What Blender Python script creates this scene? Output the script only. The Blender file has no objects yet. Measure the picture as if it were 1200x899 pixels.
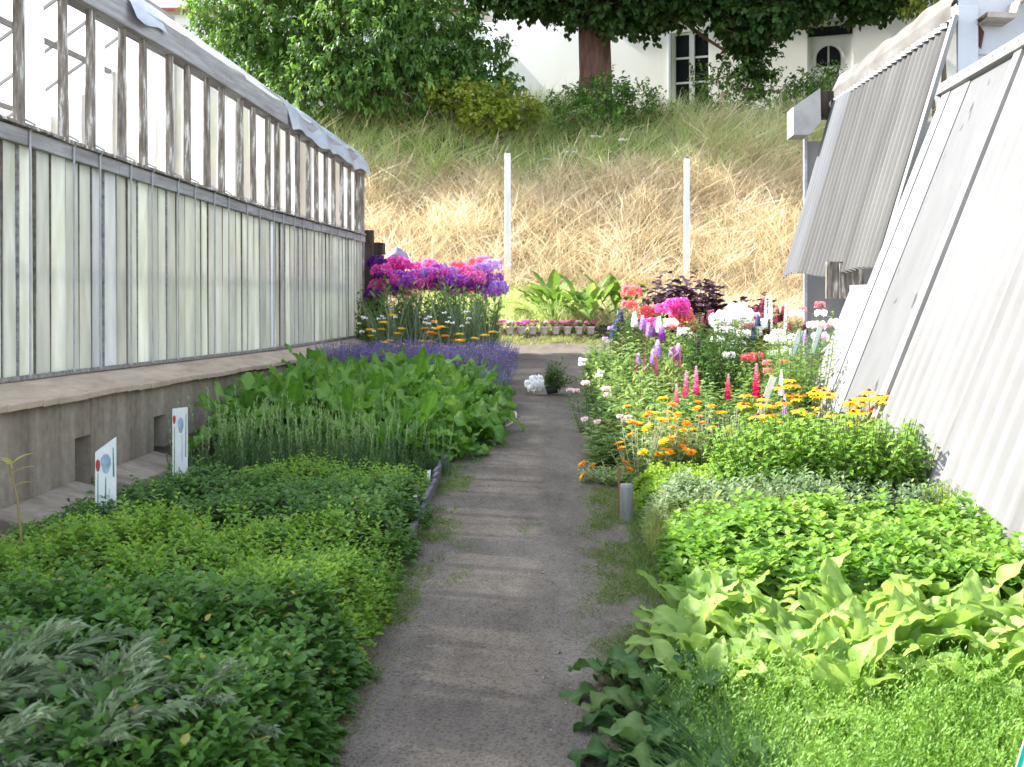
import bpy, math, random
import numpy as np
from mathutils import Vector, Matrix

random.seed(11)
rng = np.random.default_rng(11)
scene = bpy.context.scene
COL = scene.collection
F = 1300.0            # focal length in photo pixels
VX, VY = 688.0, 350.0
HC = 1.6

def R(a): return math.radians(a)
def U(a, b, n=None): return rng.uniform(a, b, n)

# ---------------------------------------------------------------- terrain
GY = [-200, 0, 21, 22.5, 23.5, 25.3, 26.5, 31, 34, 60, 200]
GZ = [0, 0, .613, .80, 1.12, 1.75, 2.8, 6.4, 6.7, 7.0, 9.0]
def ground(x, y):
    x = np.asarray(x, float); y = np.asarray(y, float)
    z = np.interp(y, GY, GZ)
    t = np.clip((-2.4 - x) / 1.0, 0, 1); t = t * t * (3 - 2 * t)
    k = np.clip((10.2 - y) / 1.8, 0, 1) * np.clip((y + 2) / 6, 0, 1)
    return z - .2 * t * k
def g(x, y): return float(ground(x, y))
def at(px, py, Y):
    return ((px - VX) * Y / F, Y, HC - (py - VY) * Y / F)

# ---------------------------------------------------------------- mesh builder
class MB:
    def __init__(s): s.V = []; s.A = []; s.F = []; s.M = []; s.n = 0
    def add(s, V, Fs, var=.5, mi=0):
        V = np.asarray(V, float).reshape(-1, 3); Fs = np.asarray(Fs, int)
        s.V.append(V)
        s.A.append(np.broadcast_to(np.asarray(var, float), (len(V),)).copy())
        s.F.append(Fs + s.n); s.M.append(np.full(len(Fs), mi)); s.n += len(V)
    def poly(s, pts, var=.5, mi=0): s.add(pts, [list(range(len(pts)))], var, mi)
    def box(s, x0, x1, y0, y1, z0, z1, M=None, var=.5, mi=0):
        V = np.array([[x0,y0,z0],[x1,y0,z0],[x1,y1,z0],[x0,y1,z0],[x0,y0,z1],[x1,y0,z1],[x1,y1,z1],[x0,y1,z1]], float)
        if M is not None:
            M = np.array(M); V = V @ M[:3,:3].T + M[:3,3]
        s.hexa(V, var, mi)
    def hexa(s, V, var=.5, mi=0):
        s.add(V, [[3,2,1,0],[4,5,6,7],[0,1,5,4],[1,2,6,5],[2,3,7,6],[3,0,4,7]], var, mi)
    def tube(s, pts, rad, n=8, var=.5, cap=True, mi=0):
        pts = np.asarray(pts, float); m = len(pts)
        rad = np.broadcast_to(np.asarray(rad, float), (m,))
        d = np.gradient(pts, axis=0); d /= np.linalg.norm(d, axis=1)[:,None] + 1e-9
        ref = np.array([1.,0,0]) if abs(d[0][2]) > .8 else np.array([0,0,1.])
        a = np.cross(d, ref); a /= np.linalg.norm(a, axis=1)[:,None] + 1e-9
        b = np.cross(d, a)
        th = np.linspace(0, 2*math.pi, n, endpoint=False)
        V = pts[:,None,:] + rad[:,None,None]*(np.cos(th)[None,:,None]*a[:,None,:] + np.sin(th)[None,:,None]*b[:,None,:])
        i = np.arange(m-1)[:,None]*n; j = np.arange(n)[None,:]; j2 = (j+1) % n
        Q = np.stack([i+j, i+j2, i+n+j2, i+n+j], -1).reshape(-1,4)
        base = s.n
        s.add(V.reshape(-1,3), Q, var, mi)
        if cap:
            s.F.append(np.array([list(range(n))[::-1]])+base); s.M.append(np.array([mi]))
            s.F.append(np.array([[(m-1)*n+k for k in range(n)]])+base); s.M.append(np.array([mi]))
    def grid(s, P, var=.5, mi=0):
        P = np.asarray(P, float); a, b = P.shape[:2]
        i = np.arange(a-1)[:,None]*b; j = np.arange(b-1)[None,:]
        Q = np.stack([i+j, i+j+1, i+b+j+1, i+b+j], -1).reshape(-1,4)
        s.add(P.reshape(-1,3), Q, var if np.ndim(var)==0 else np.asarray(var).reshape(-1), mi)
    def mesh(s, name, mats, smooth=False):
        me = bpy.data.meshes.new(name)
        V = np.concatenate(s.V); A = np.concatenate(s.A)
        me.vertices.add(len(V)); me.vertices.foreach_set('co', V.astype(np.float32).ravel())
        loops = np.concatenate([f.ravel() for f in s.F])
        tot = np.concatenate([np.full(len(f), f.shape[1]) for f in s.F])
        st = np.concatenate([[0], np.cumsum(tot)[:-1]])
        me.loops.add(len(loops)); me.loops.foreach_set('vertex_index', loops.astype(np.int32))
        me.polygons.add(len(tot)); me.polygons.foreach_set('loop_start', st.astype(np.int32))
        me.polygons.foreach_set('material_index', np.concatenate(s.M).astype(np.int32))
        me.update(calc_edges=True)
        me.polygons.foreach_set('use_smooth', np.full(len(tot), bool(smooth)))
        at_ = me.attributes.new('var', 'FLOAT', 'POINT'); at_.data.foreach_set('value', A.astype(np.float32))
        for m in (mats if isinstance(mats, (list, tuple)) else [mats]): me.materials.append(m)
        me.update()
        return me
    def build(s, name, mats, parent=None, smooth=False, bevel=0):
        o = bpy.data.objects.new(name, s.mesh(name, mats, smooth)); COL.objects.link(o)
        if parent is not None: o.parent = parent
        if bevel:
            b = o.modifiers.new('bevel', 'BEVEL'); b.width = bevel; b.segments = 2; b.limit_method = 'ANGLE'
        return o

def link(name, me, parent=None, loc=(0,0,0), rot=(0,0,0), sc=1):
    o = bpy.data.objects.new(name, me); COL.objects.link(o)
    o.parent = parent; o.location = loc; o.rotation_euler = rot
    o.scale = (sc, sc, sc) if np.ndim(sc) == 0 else sc
    return o
def tag(o, label, cat, group=None, kind=None):
    o['label'] = label; o['category'] = cat
    if group: o['group'] = group
    if kind: o['kind'] = kind
    return o
def empty(name, label, cat, loc=(0,0,0), rz=0, group=None, sc=1):
    o = bpy.data.objects.new(name, None); COL.objects.link(o); o.empty_display_size = .1
    o.location = loc; o.rotation_euler = (0,0,rz); o.scale = (sc,sc,sc)
    return tag(o, label, cat, group)
def structure(o, label, cat): return tag(o, label, cat, kind='structure')

# ---------------------------------------------------------------- foliage helpers
def nrm(v): return v / (np.linalg.norm(v, axis=-1, keepdims=True) + 1e-9)
def oval(w=.6, droop=.15, fold=.12):
    ys = [0, .33, .68, 1]; zs = [0, .02, -.03, -droop]
    V = [[0, ys[i], zs[i]] for i in range(4)]
    for sx in (-1, 1):
        V += [[sx*w*.46, .3, zs[1]+fold*w], [sx*w*.4, .66, zs[2]+fold*w]]
    Ft = [[0,4,1],[2,5,3],[0,1,6],[2,3,7]]; Fq = [[1,4,5,2],[1,2,7,6]]
    return np.array(V), [np.array(Ft), np.array(Fq)]
def diamond(w=.5, droop=.1, fold=.1):
    V = [[0,0,0],[w/2,.45,fold*w],[0,1,-droop],[-w/2,.45,fold*w],[0,.5,0]]
    return np.array(V), [np.array([[0,1,2,4],[0,4,2,3]])]
def scatter(mb, T, pos, d, size, roll=0, var=.5, mi=0):
    tv, tfs = T; N = len(pos)
    d = nrm(np.asarray(d, float)); up = np.array([0,0,1.])
    x = np.cross(d, up); bad = np.linalg.norm(x, axis=1) < 1e-3; x[bad] = [1,0,0]; x = nrm(x)
    n = np.cross(x, d)
    roll = np.broadcast_to(roll, (N,)); c = np.cos(roll)[:,None]; s_ = np.sin(roll)[:,None]
    x2 = c*x + s_*n; n2 = -s_*x + c*n
    size = np.broadcast_to(size, (N,))
    B = np.stack([x2, d, n2], 1)                       # N,3,3
    V = np.einsum('kj,njc->nkc', tv, B) * size[:,None,None] + np.asarray(pos)[:,None,:]
    k = len(tv)
    var = np.broadcast_to(var, (N,))
    off = (np.arange(N)*k)[:,None,None]
    first = True
    for tf in tfs:
        Fs = (tf[None] + off).reshape(-1, tf.shape[1])
        if first: mb.add(V.reshape(-1,3), Fs, np.repeat(var, k), mi); base = mb.n - N*k; first = False
        else: mb.F.append(Fs + base); mb.M.append(np.full(len(Fs), mi))
def blades(mb, pos, d, L, W, bend, nseg=3, var=.5, taper=.8, mi=0, tipw=None):
    pos = np.asarray(pos, float); N = len(pos); d = nrm(np.asarray(d, float))
    L = np.broadcast_to(L, (N,)); W = np.broadcast_to(W, (N,)); bend = np.broadcast_to(bend, (N,3))
    th = U(0, 2*math.pi, N); rv = np.stack([np.cos(th), np.sin(th), np.zeros(N)], 1)
    side = nrm(np.cross(d, rv))
    t = np.linspace(0, 1, nseg+1)
    C = pos[:,None,:] + d[:,None,:]*(L[:,None]*t)[:,:,None] + bend[:,None,:]*(t*t)[None,:,None]
    w = W[:,None]*np.maximum(1 - t**(1/max(taper,.01)), .06)[None,:]*.5
    if tipw is not None: w = W[:,None]*np.asarray(tipw)[None,:]*.5
    V = np.stack([C - side[:,None,:]*w[:,:,None], C + side[:,None,:]*w[:,:,None]], 2)   # N,k,2,3
    k = (nseg+1)*2
    q = np.array([[2*i, 2*i+1, 2*i+3, 2*i+2] for i in range(nseg)])
    Fs = (q[None] + (np.arange(N)*k)[:,None,None]).reshape(-1,4)
    mb.add(V.reshape(-1,3), Fs, np.repeat(np.broadcast_to(var, (N,)), k), mi)
def rdir(N, zlo=-.3, zhi=1):
    th = U(0, 2*math.pi, N); z = U(zlo, zhi, N)
    return nrm(np.stack([np.cos(th), np.sin(th), z], 1))

# ---------------------------------------------------------------- materials
def newmat(name):
    m = bpy.data.materials.new(name); m.use_nodes = True
    nt = m.node_tree; nt.nodes.clear()
    out = nt.nodes.new('ShaderNodeOutputMaterial')
    return m, nt, out
def N_(nt, t, **kw):
    n = nt.nodes.new(t)
    for k, v in kw.items():
        if k in n.inputs: n.inputs[k].default_value = v
        else: setattr(n, k, v)
    return n
def ramp(nt, fac, stops):
    r = nt.nodes.new('ShaderNodeValToRGB'); e = r.color_ramp.elements
    while len(e) > 1: e.remove(e[-1])
    for i, (p, c) in enumerate(stops):
        el = e[0] if i == 0 else e.new(p)
        el.position = p; el.color = (*c, 1)
    nt.links.new(fac, r.inputs[0]); return r
AGED = {'mint_leaf', 'oregano_leaf', 'dark_herb_leaf', 'fresh_green_leaf', 'sage_leaf', 'parsley_leaf'}
def leafmat(name, cols, rough=.5, trans=.35, spec=.3):
    m, nt, out = newmat(name)
    a = N_(nt, 'ShaderNodeAttribute', attribute_name='var')
    st = [(i/(len(cols)-1), c) for i, c in enumerate(cols)]
    if name in AGED: st = [(p*.9, c) for p, c in st] + [(.97, (.27,.28,.05)), (1.0, (.30,.27,.06))]
    r = ramp(nt, a.outputs['Fac'], st)
    p = N_(nt, 'ShaderNodeBsdfPrincipled', Roughness=rough); p.inputs['Specular IOR Level'].default_value = spec
    nt.links.new(r.outputs[0], p.inputs['Base Color'])
    if trans > 0:
        t = N_(nt, 'ShaderNodeBsdfTranslucent')
        hs = N_(nt, 'ShaderNodeHueSaturation', Hue=.487, Saturation=1.05, Value=1.9)
        nt.links.new(r.outputs[0], hs.inputs['Color']); nt.links.new(hs.outputs[0], t.inputs[0])
        mx = N_(nt, 'ShaderNodeMixShader', Fac=trans)
        nt.links.new(p.outputs[0], mx.inputs[1]); nt.links.new(t.outputs[0], mx.inputs[2])
        nt.links.new(mx.outputs[0], out.inputs[0])
    else: nt.links.new(p.outputs[0], out.inputs[0])
    return m
def noisemat(name, stops, scale=(5,5,5), detail=6, rough=.85, bump=.2, bscale=60, spec=.3, trans=0, transp=0, rand=0, coord='Object', metal=0, nrough=.6, second=None):
    m, nt, out = newmat(name)
    tc = N_(nt, 'ShaderNodeTexCoord'); mp = N_(nt, 'ShaderNodeMapping'); mp.inputs['Scale'].default_value = scale
    nt.links.new(tc.outputs[coord], mp.inputs[0])
    n = N_(nt, 'ShaderNodeTexNoise', Scale=1.0, Detail=detail, Roughness=nrough); nt.links.new(mp.outputs[0], n.inputs['Vector'])
    r = ramp(nt, n.outputs['Fac'], stops); colr = r.outputs[0]
    if second:      # (scale, stops) multiplied over the first pattern: stains and grain
        n3 = N_(nt, 'ShaderNodeTexNoise', Scale=1.0, Detail=4.0); mp3 = N_(nt, 'ShaderNodeMapping'); mp3.inputs['Scale'].default_value = second[0]
        nt.links.new(tc.outputs[coord], mp3.inputs[0]); nt.links.new(mp3.outputs[0], n3.inputs['Vector'])
        r3 = ramp(nt, n3.outputs['Fac'], second[1])
        mx = N_(nt, 'ShaderNodeMix', data_type='RGBA', blend_type='MULTIPLY'); mx.inputs[0].default_value = 1
        nt.links.new(colr, mx.inputs[6]); nt.links.new(r3.outputs[0], mx.inputs[7]); colr = mx.outputs[2]
    if rand:
        oi = N_(nt, 'ShaderNodeObjectInfo'); mr = N_(nt, 'ShaderNodeMapRange'); mr.inputs[3].default_value = 1-rand; mr.inputs[4].default_value = 1+rand
        nt.links.new(oi.outputs['Random'], mr.inputs[0])
        hs = N_(nt, 'ShaderNodeHueSaturation'); nt.links.new(mr.outputs[0], hs.inputs['Value']); nt.links.new(colr, hs.inputs['Color']); colr = hs.outputs[0]
    p = N_(nt, 'ShaderNodeBsdfPrincipled', Roughness=rough, Metallic=metal); p.inputs['Specular IOR Level'].default_value = spec
    nt.links.new(colr, p.inputs['Base Color'])
    if bump:
        n2 = N_(nt, 'ShaderNodeTexNoise', Scale=float(bscale), Detail=4.0); nt.links.new(tc.outputs[coord], n2.inputs['Vector'])
        b = N_(nt, 'ShaderNodeBump', Strength=bump, Distance=.02); nt.links.new(n2.outputs['Fac'], b.inputs['Height']); nt.links.new(b.outputs[0], p.inputs['Normal'])
    sh = p.outputs[0]
    if trans:
        t = N_(nt, 'ShaderNodeBsdfTranslucent'); nt.links.new(colr, t.inputs[0])
        mx = N_(nt, 'ShaderNodeMixShader', Fac=trans); nt.links.new(sh, mx.inputs[1]); nt.links.new(t.outputs[0], mx.inputs[2]); sh = mx.outputs[0]
    if transp:
        t = N_(nt, 'ShaderNodeBsdfTransparent')
        mx = N_(nt, 'ShaderNodeMixShader', Fac=transp); nt.links.new(sh, mx.inputs[1]); nt.links.new(t.outputs[0], mx.inputs[2]); sh = mx.outputs[0]
    nt.links.new(sh, out.inputs[0])
    return m
def plain(name, c, rough=.6, spec=.3, var=.12, scale=8, **kw):
    lo = tuple(max(0, x*(1-var)) for x in c); hi = tuple(min(1, x*(1+var)) for x in c)
    return noisemat(name, [(.3, lo), (.7, hi)], (scale,)*3, rough=rough, spec=spec, **kw)

M = {}
M['soil'] = noisemat('soil', [(.3, (.035,.027,.018)), (.7, (.09,.07,.05))], (9,9,9), bump=.6, bscale=40)
M['path'] = noisemat('path_grit', [(.30, (.095,.080,.064)), (.5, (.175,.150,.122)), (.70, (.26,.225,.185))], (2.4,1.1,2), detail=9, bump=.9, bscale=110, nrough=.75,
                     second=((75,75,75), [(.32, (.42,.42,.44)), (.5, (.9,.9,.9)), (.68, (1.0,1.0,1.0))]))
M['concrete'] = noisemat('stained_concrete', [(.3, (.21,.175,.13)), (.5, (.35,.30,.235)), (.72, (.47,.41,.33))], (1.5,3.4,.35), detail=5, bump=.35, bscale=45,
                         second=((14,14,14), [(.3, (.75,.75,.74)), (.7, (1,1,1))]))
M['coping'] = noisemat('coping_stone', [(.3, (.36,.28,.20)), (.7, (.58,.47,.36))], (6,2,6), bump=.3, bscale=50)
M['oldwood'] = noisemat('peeling_wood', [(.32, (.10,.08,.06)), (.50, (.25,.215,.18)), (.57, (.34,.31,.27)), (.60, (.62,.60,.56)), (.8, (.70,.68,.64))], (22,22,3.2), detail=6, bump=.4, bscale=60)
M['railwood'] = noisemat('weathered_rail', [(.3, (.24,.23,.23)), (.55, (.37,.36,.36)), (.8, (.50,.50,.50))], (14,1.6,22), detail=6, bump=.35, bscale=50)
M['darkwood'] = noisemat('dark_wood', [(.3, (.03,.022,.018)), (.7, (.10,.075,.06))], (10,10,2), bump=.4)
M['steel'] = plain('galvanised_rod', (.40,.41,.43), rough=.45, spec=.5, var=.2)
def panemat(name, a, b, c):
    m = noisemat(name, [(.25, a), (.5, b), (.8, c)], (1.5,5,.9), detail=4, rough=.2, spec=.6, bump=.05, bscale=9, trans=.5, rand=.16,
                 second=((9,9,2.2), [(.3, (.86,.87,.83)), (.65, (1,1,1))]))
    return m
M['pane'] = panemat('limewashed_glass', (.65,.67,.60), (.75,.77,.71), (.83,.845,.81))
M['pane_blue'] = panemat('pale_glass', (.74,.77,.78), (.82,.85,.86), (.88,.89,.9))
M['pane_gold'] = panemat('yellowed_glass', (.58,.54,.36), (.66,.61,.42), (.74,.69,.5))
M['barwood'] = plain('brown_glazing_bar', (.13,.115,.095), var=.5, scale=18)
M['bar'] = plain('glazing_bar_paint', (.24,.24,.23), var=.5, scale=25)
M['roofglass'] = noisemat('whitewashed_roof_glass', [(.3, (.7,.71,.72)), (.7, (.85,.86,.86))], (2,2,2), bump=0, trans=.66, transp=.16, rough=.4)
M['whitepanel'] = noisemat('white_film', [(.3, (.80,.81,.83)), (.7, (.90,.90,.91))], (1,4,.6), bump=.1, bscale=5, trans=.55, rough=.4)
M['sheet'] = noisemat('plastic_sheet', [(.25, (.42,.39,.34)), (.5, (.66,.63,.58)), (.75, (.78,.77,.75))], (1.3,.8,1.3), bump=.8, bscale=4, trans=.2, rough=.35)
M['bluesheet'] = noisemat('blue_grey_film', [(.3, (.42,.47,.54)), (.7, (.66,.70,.76))], (5,2,5), bump=.8, bscale=12, trans=.15, rough=.3)
M['corr_white'] = noisemat('white_corrugated', [(.25, (.175,.175,.172)), (.5, (.212,.212,.212)), (.8, (.235,.235,.235))], (2,.8,.5), detail=6, rough=.9, spec=.05, bump=.04, bscale=20, second=((1.2,5,.5), [(.28, (.62,.60,.55)), (.40, (1,1,1))]))
M['corr_grey'] = noisemat('grey_corrugated', [(.25, (.068,.068,.067)), (.5, (.105,.105,.103)), (.78, (.165,.163,.158))], (.4,1.6,.22), detail=6, rough=.9, bump=.08, bscale=20, spec=.05)
M['corr_light'] = noisemat('light_grey_corrugated', [(.25, (.095,.10,.108)), (.7, (.15,.156,.165))], (.5,2,.3), rough=.9, spec=.05, bump=.05)
M['whiteboard'] = noisemat('white_painted_board', [(.25, (.20,.197,.193)), (.6, (.265,.265,.262))], (3,3,.8), bump=.12, bscale=14, rough=.9, spec=.1)
M['greypanel'] = noisemat('greyed_panel', [(.3, (.12,.124,.128)), (.7, (.15,.154,.158))], (2.5,2.5,1), detail=7, bump=.1, bscale=20, rough=.8, spec=.1,
                          second=((7,7,3), [(.27, (.45,.42,.40)), (.33, (1,1,1))]))
M['flashing'] = noisemat('zinc_flashing', [(.3, (.10,.092,.083)), (.55, (.155,.15,.142)), (.8, (.24,.235,.23))], (2,1.2,4), detail=7, bump=.3, bscale=9, rough=.85, spec=.1)
M['shadewall'] = noisemat('shade_tinted_boards', [(.3, (.44,.47,.51)), (.7, (.52,.55,.59))], (2,2,2), bump=.1)  # whitish boards; the bluish cast of shade is put into their colour
M['rust'] = noisemat('rusty_tin', [(.3, (.20,.17,.14)), (.7, (.42,.38,.33))], (5,5,5), bump=.3)
M['render'] = noisemat('white_render', [(.3, (.80,.79,.77)), (.7, (.88,.875,.86))], (.5,.5,.5), detail=8, bump=.15, bscale=15)
M['rooftile'] = noisemat('red_roof_tile', [(.3, (.22,.075,.05)), (.7, (.42,.17,.11))], (3,3,3), bump=.4)
M['glassdark'] = plain('dark_window_glass', (.02,.022,.025), rough=.08, spec=.6, bump=0)
M['whitepaint'] = plain('white_paint', (.8,.8,.79), rough=.4, var=.05)
M['postwhite'] = noisemat('white_post', [(.3, (.66,.65,.62)), (.7, (.82,.81,.79))], (9,9,2), bump=.2)
M['postgrey'] = noisemat('grey_pipe', [(.3, (.15,.15,.145)), (.7, (.32,.32,.31))], (12,12,4), bump=.3)
M['tile'] = noisemat('dark_slate', [(.3, (.06,.06,.075)), (.7, (.17,.165,.185))], (9,9,9), bump=.4)
M['bark'] = noisemat('red_brown_bark', [(.3, (.05,.028,.022)), (.55, (.14,.07,.05)), (.75, (.22,.12,.085))], (5,5,1.2), detail=8, bump=1.0, bscale=14)
M['twig'] = plain('twig', (.12,.09,.06), var=.3)
M['stem'] = leafmat('stem_green', [(.07,.12,.03), (.13,.19,.06)], trans=.1)
M['palestem'] = leafmat('pale_stem', [(.42,.42,.34), (.60,.58,.50)], trans=.1)
M['redstem'] = leafmat('red_stem', [(.14,.03,.03), (.24,.08,.06)], trans=.1)
M['bankbase'] = noisemat('bank_thatch', [(.3, (.11,.085,.04)), (.55, (.27,.21,.11)), (.75, (.42,.34,.2))], (3,3,3), detail=8, bump=.8, bscale=20)
M['straw'] = leafmat('straw', [(.33,.265,.135), (.52,.435,.26), (.65,.57,.39), (.80,.745,.59)], trans=.3, rough=.6)
M['grassgreen'] = leafmat('tall_grass', [(.18,.28,.065), (.33,.45,.13), (.50,.57,.25), (.66,.65,.41)], trans=.35)
M['lawn'] = leafmat('short_grass', [(.05,.10,.02), (.10,.17,.035), (.22,.27,.08)], trans=.35)
M['verge'] = leafmat('sunny_grass', [(.14,.20,.04), (.24,.29,.08), (.36,.36,.14)], trans=.35)
M['mint'] = leafmat('mint_leaf', [(.032,.095,.014), (.055,.145,.02), (.09,.205,.03)], trans=.28, spec=.25, rough=.5)
M['oregano'] = leafmat('oregano_leaf', [(.08,.19,.02), (.135,.275,.026), (.225,.375,.04)], trans=.32)
M['dkherb'] = leafmat('dark_herb_leaf', [(.035,.095,.016), (.06,.15,.025), (.105,.22,.04)], trans=.3)
M['silver'] = leafmat('silver_leaf', [(.07,.12,.052), (.13,.185,.095), (.23,.285,.165)], trans=.2, rough=.65)
M['rosemary'] = leafmat('rosemary_needle', [(.035,.085,.028), (.085,.16,.05), (.26,.38,.14)], trans=.15)
M['horse'] = leafmat('broad_dock_leaf', [(.045,.14,.018), (.09,.225,.03), (.18,.33,.07)], trans=.34, rough=.5, spec=.25)
M['lettuce'] = leafmat('pale_broad_leaf', [(.12,.235,.04), (.21,.335,.075), (.35,.46,.16)], trans=.42, rough=.5, spec=.3)
M['cabbage'] = leafmat('dark_lobed_leaf', [(.018,.06,.012), (.04,.105,.022), (.11,.18,.05)], trans=.25, rough=.5, spec=.18)
M['thyme'] = leafmat('thyme_leaf', [(.08,.19,.022), (.14,.28,.035), (.26,.42,.09)], trans=.3)
M['chive'] = leafmat('chive_blade', [(.06,.14,.045), (.11,.21,.075), (.20,.31,.13)], trans=.3)
M['berry'] = leafmat('fresh_green_leaf', [(.07,.185,.022), (.13,.27,.035), (.22,.37,.07)], trans=.36)
M['sage'] = leafmat('sage_leaf', [(.10,.17,.08), (.16,.24,.11), (.25,.32,.18)], trans=.25, rough=.6)
M['parsley'] = leafmat('parsley_leaf', [(.10,.21,.018), (.17,.29,.025), (.25,.36,.05)], trans=.38)
M['basil'] = leafmat('basil_leaf', [(.08,.19,.02), (.15,.30,.035), (.26,.40,.09)], trans=.38)
M['perennial'] = leafmat('perennial_leaf', [(.055,.13,.026), (.11,.21,.042), (.20,.31,.085)], trans=.32)
M['perennial2'] = leafmat('pale_perennial_leaf', [(.11,.20,.05), (.19,.30,.08), (.30,.40,.15)], trans=.35)
M['iris'] = leafmat('iris_blade', [(.07,.125,.06), (.14,.20,.10), (.25,.31,.18)], trans=.25)
M['purpleleaf'] = leafmat('purple_leaf', [(.022,.012,.024), (.05,.026,.045), (.10,.06,.085)], trans=.1, spec=.6, rough=.35)
M['lavstem'] = leafmat('lavender_stem', [(.10,.14,.09), (.17,.21,.14)], trans=.15)
M['lav'] = leafmat('lavender_bloom', [(.11,.085,.21), (.20,.155,.34), (.32,.27,.47)], trans=.2)
M['linden'] = leafmat('linden_leaf', [(.018,.05,.012), (.03,.075,.016), (.05,.11,.02)], trans=.25)
M['peach'] = leafmat('shrub_leaf', [(.042,.11,.02), (.085,.18,.03), (.18,.29,.07)], trans=.38, spec=.45)
M['yellowtree'] = leafmat('yellow_green_leaf', [(.12,.18,.02), (.20,.26,.035), (.30,.34,.06)], trans=.35)
def petal(name, cols, trans=.35): M[name] = leafmat('petal_'+name, cols, trans=trans, rough=.6, spec=.15)
petal('pink', [(.62,.10,.34), (.76,.24,.50), (.84,.52,.68)])
petal('magenta', [(.58,.06,.34), (.72,.14,.48), (.82,.34,.62)])
petal('purple', [(.30,.05,.40), (.48,.13,.53), (.68,.38,.73)])
petal('deep', [(.08,.012,.14), (.15,.03,.25), (.26,.09,.38)])
petal('lilac', [(.40,.22,.55), (.58,.40,.70), (.78,.66,.84)])
petal('white', [(.70,.70,.70), (.80,.80,.80), (.86,.86,.85)])
petal('coral', [(.68,.12,.14), (.78,.24,.24), (.84,.42,.38)])
petal('lupinpink', [(.52,.05,.15), (.70,.16,.30), (.85,.66,.70)])
petal('lupinred', [(.46,.012,.05), (.62,.05,.13), (.84,.52,.56)])
petal('palepink', [(.70,.48,.55), (.80,.64,.68), (.85,.78,.80)])
petal('orange', [(.70,.30,.012), (.80,.42,.02), (.84,.52,.04)])
petal('yellow', [(.76,.55,.015), (.82,.65,.03), (.85,.74,.10)])
petal('blue', [(.06,.065,.20), (.11,.12,.30), (.28,.30,.48)])
petal('wine', [(.20,.03,.07), (.32,.07,.12), (.42,.16,.20)])
M['disc'] = plain('flower_disc', (.10,.035,.015), var=.3, scale=60)
M['potpink'] = plain('pale_pink_pot', (.78,.66,.68), var=.1)
M['potdark'] = plain('black_pot', (.03,.03,.032))
M['signwhite'] = plain('white_sign', (.74,.77,.77), rough=.8, spec=.1, var=.06)
M['signred'] = plain('red_print', (.45,.05,.05)); M['signgreen'] = plain('green_print', (.06,.24,.07), var=.3, scale=20)
M['signblue'] = plain('blue_grey_print', (.30,.44,.54), var=.3, scale=25); M['signteal'] = plain('teal_edge', (.02,.42,.30)); M['signbl2'] = plain('sky_blue_print', (.12,.36,.62))
M['wrap'] = plain('lilac_film', (.30,.28,.38), var=.1)
M['hose'] = plain('tan_hose', (.42,.35,.24))
M['brownwood'] = plain('brown_stake', (.20,.12,.06), var=.3)

exec_order = []
# ================================================================ SETTING
ys = np.unique(np.concatenate([np.linspace(-60, 0, 7), np.arange(0, 34.01, .25), [36, 40, 50, 60, 90, 130, 200]]))
xs = np.unique(np.concatenate([np.linspace(-150, -14, 9), np.linspace(-12, -3.6, 8), np.arange(-3.5, 3.01, .25), np.linspace(3.5, 14, 10), np.linspace(20, 150, 8)]))
X_, Y_ = np.meshgrid(xs, ys)
Z_ = ground(X_, Y_)
und = (np.sin(X_*1.7+Y_*.9)*.12 + np.sin(X_*.6-Y_*1.3)*.16) * np.clip((Y_-25.6)/2, 0, 1) * np.clip((36-Y_)/3, 0, 1)
mb = MB(); mb.grid(np.stack([X_, Y_, Z_+und], -1)[::-1])
gm = [M['soil'], M['bankbase'], noisemat('grass_sod', [(.3, (.04,.06,.015)), (.7, (.12,.14,.04))], (3,3,3), bump=.6)]
go = mb.build('ground', gm, smooth=True)
structure(go, 'dark garden soil rising to a straw covered bank behind the beds', 'ground')
for p in go.data.polygons:
    if p.center.y > 29.1: p.material_index = 2
    elif p.center.y > 23.2: p.material_index = 1
def path_edges(Y):
    xl = np.interp(Y, [-2, 4, 9, 14, 20.6, 21.2, 21.75], [-.86, -.86, -1.02, -1.02, -1.1, -1.7, -3.4])
    xr = np.interp(Y, [-2, 4, 9, 14, 19.6, 21.2, 21.75], [.15, .17, .17, .12, .08, 2.0, 3.2])
    return xl, xr
yp = np.arange(-2, 21.76, .25)
xl, xr = path_edges(yp)
xl = xl - .14 + .02*np.sin(yp*3.1); xr = xr + .12 + .02*np.sin(yp*2.3+2)
tt = np.linspace(0, 1, 9)
PX = xl[:,None]*(1-tt) + xr[:,None]*tt; PY = np.repeat(yp[:,None], 9, 1)
PZ = np.interp(PY, GY, GZ) + .004 + .014*np.sin(np.pi*tt)[None]
mb = MB(); mb.grid(np.stack([PX, PY, PZ], -1)[::-1])
structure(mb.build('path', M['path'], smooth=True), 'worn grey grit path between the two planted beds', 'path')
# scattered grit, dead leaves on the path
mb = MB(); n = 4200
px = U(-.85, .12, n); py = U(3, 14, n)
scatter(mb, diamond(.6, .2, .3), np.stack([px, py, ground(px, py)+.016], 1), rdir(n, -.1, .25), U(.004, .012, n)*np.where(U(0,1,n) > .985, 3.2, 1), U(-.6, .6, n), U(0, 1, n))
tag(mb.build('path_litter', leafmat('litter', [(.10,.085,.07), (.20,.175,.15), (.28,.25,.22), (.34,.27,.15)], trans=0)), 'crumbs of dry leaf and grit scattered on the path', 'litter', kind='stuff')

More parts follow.
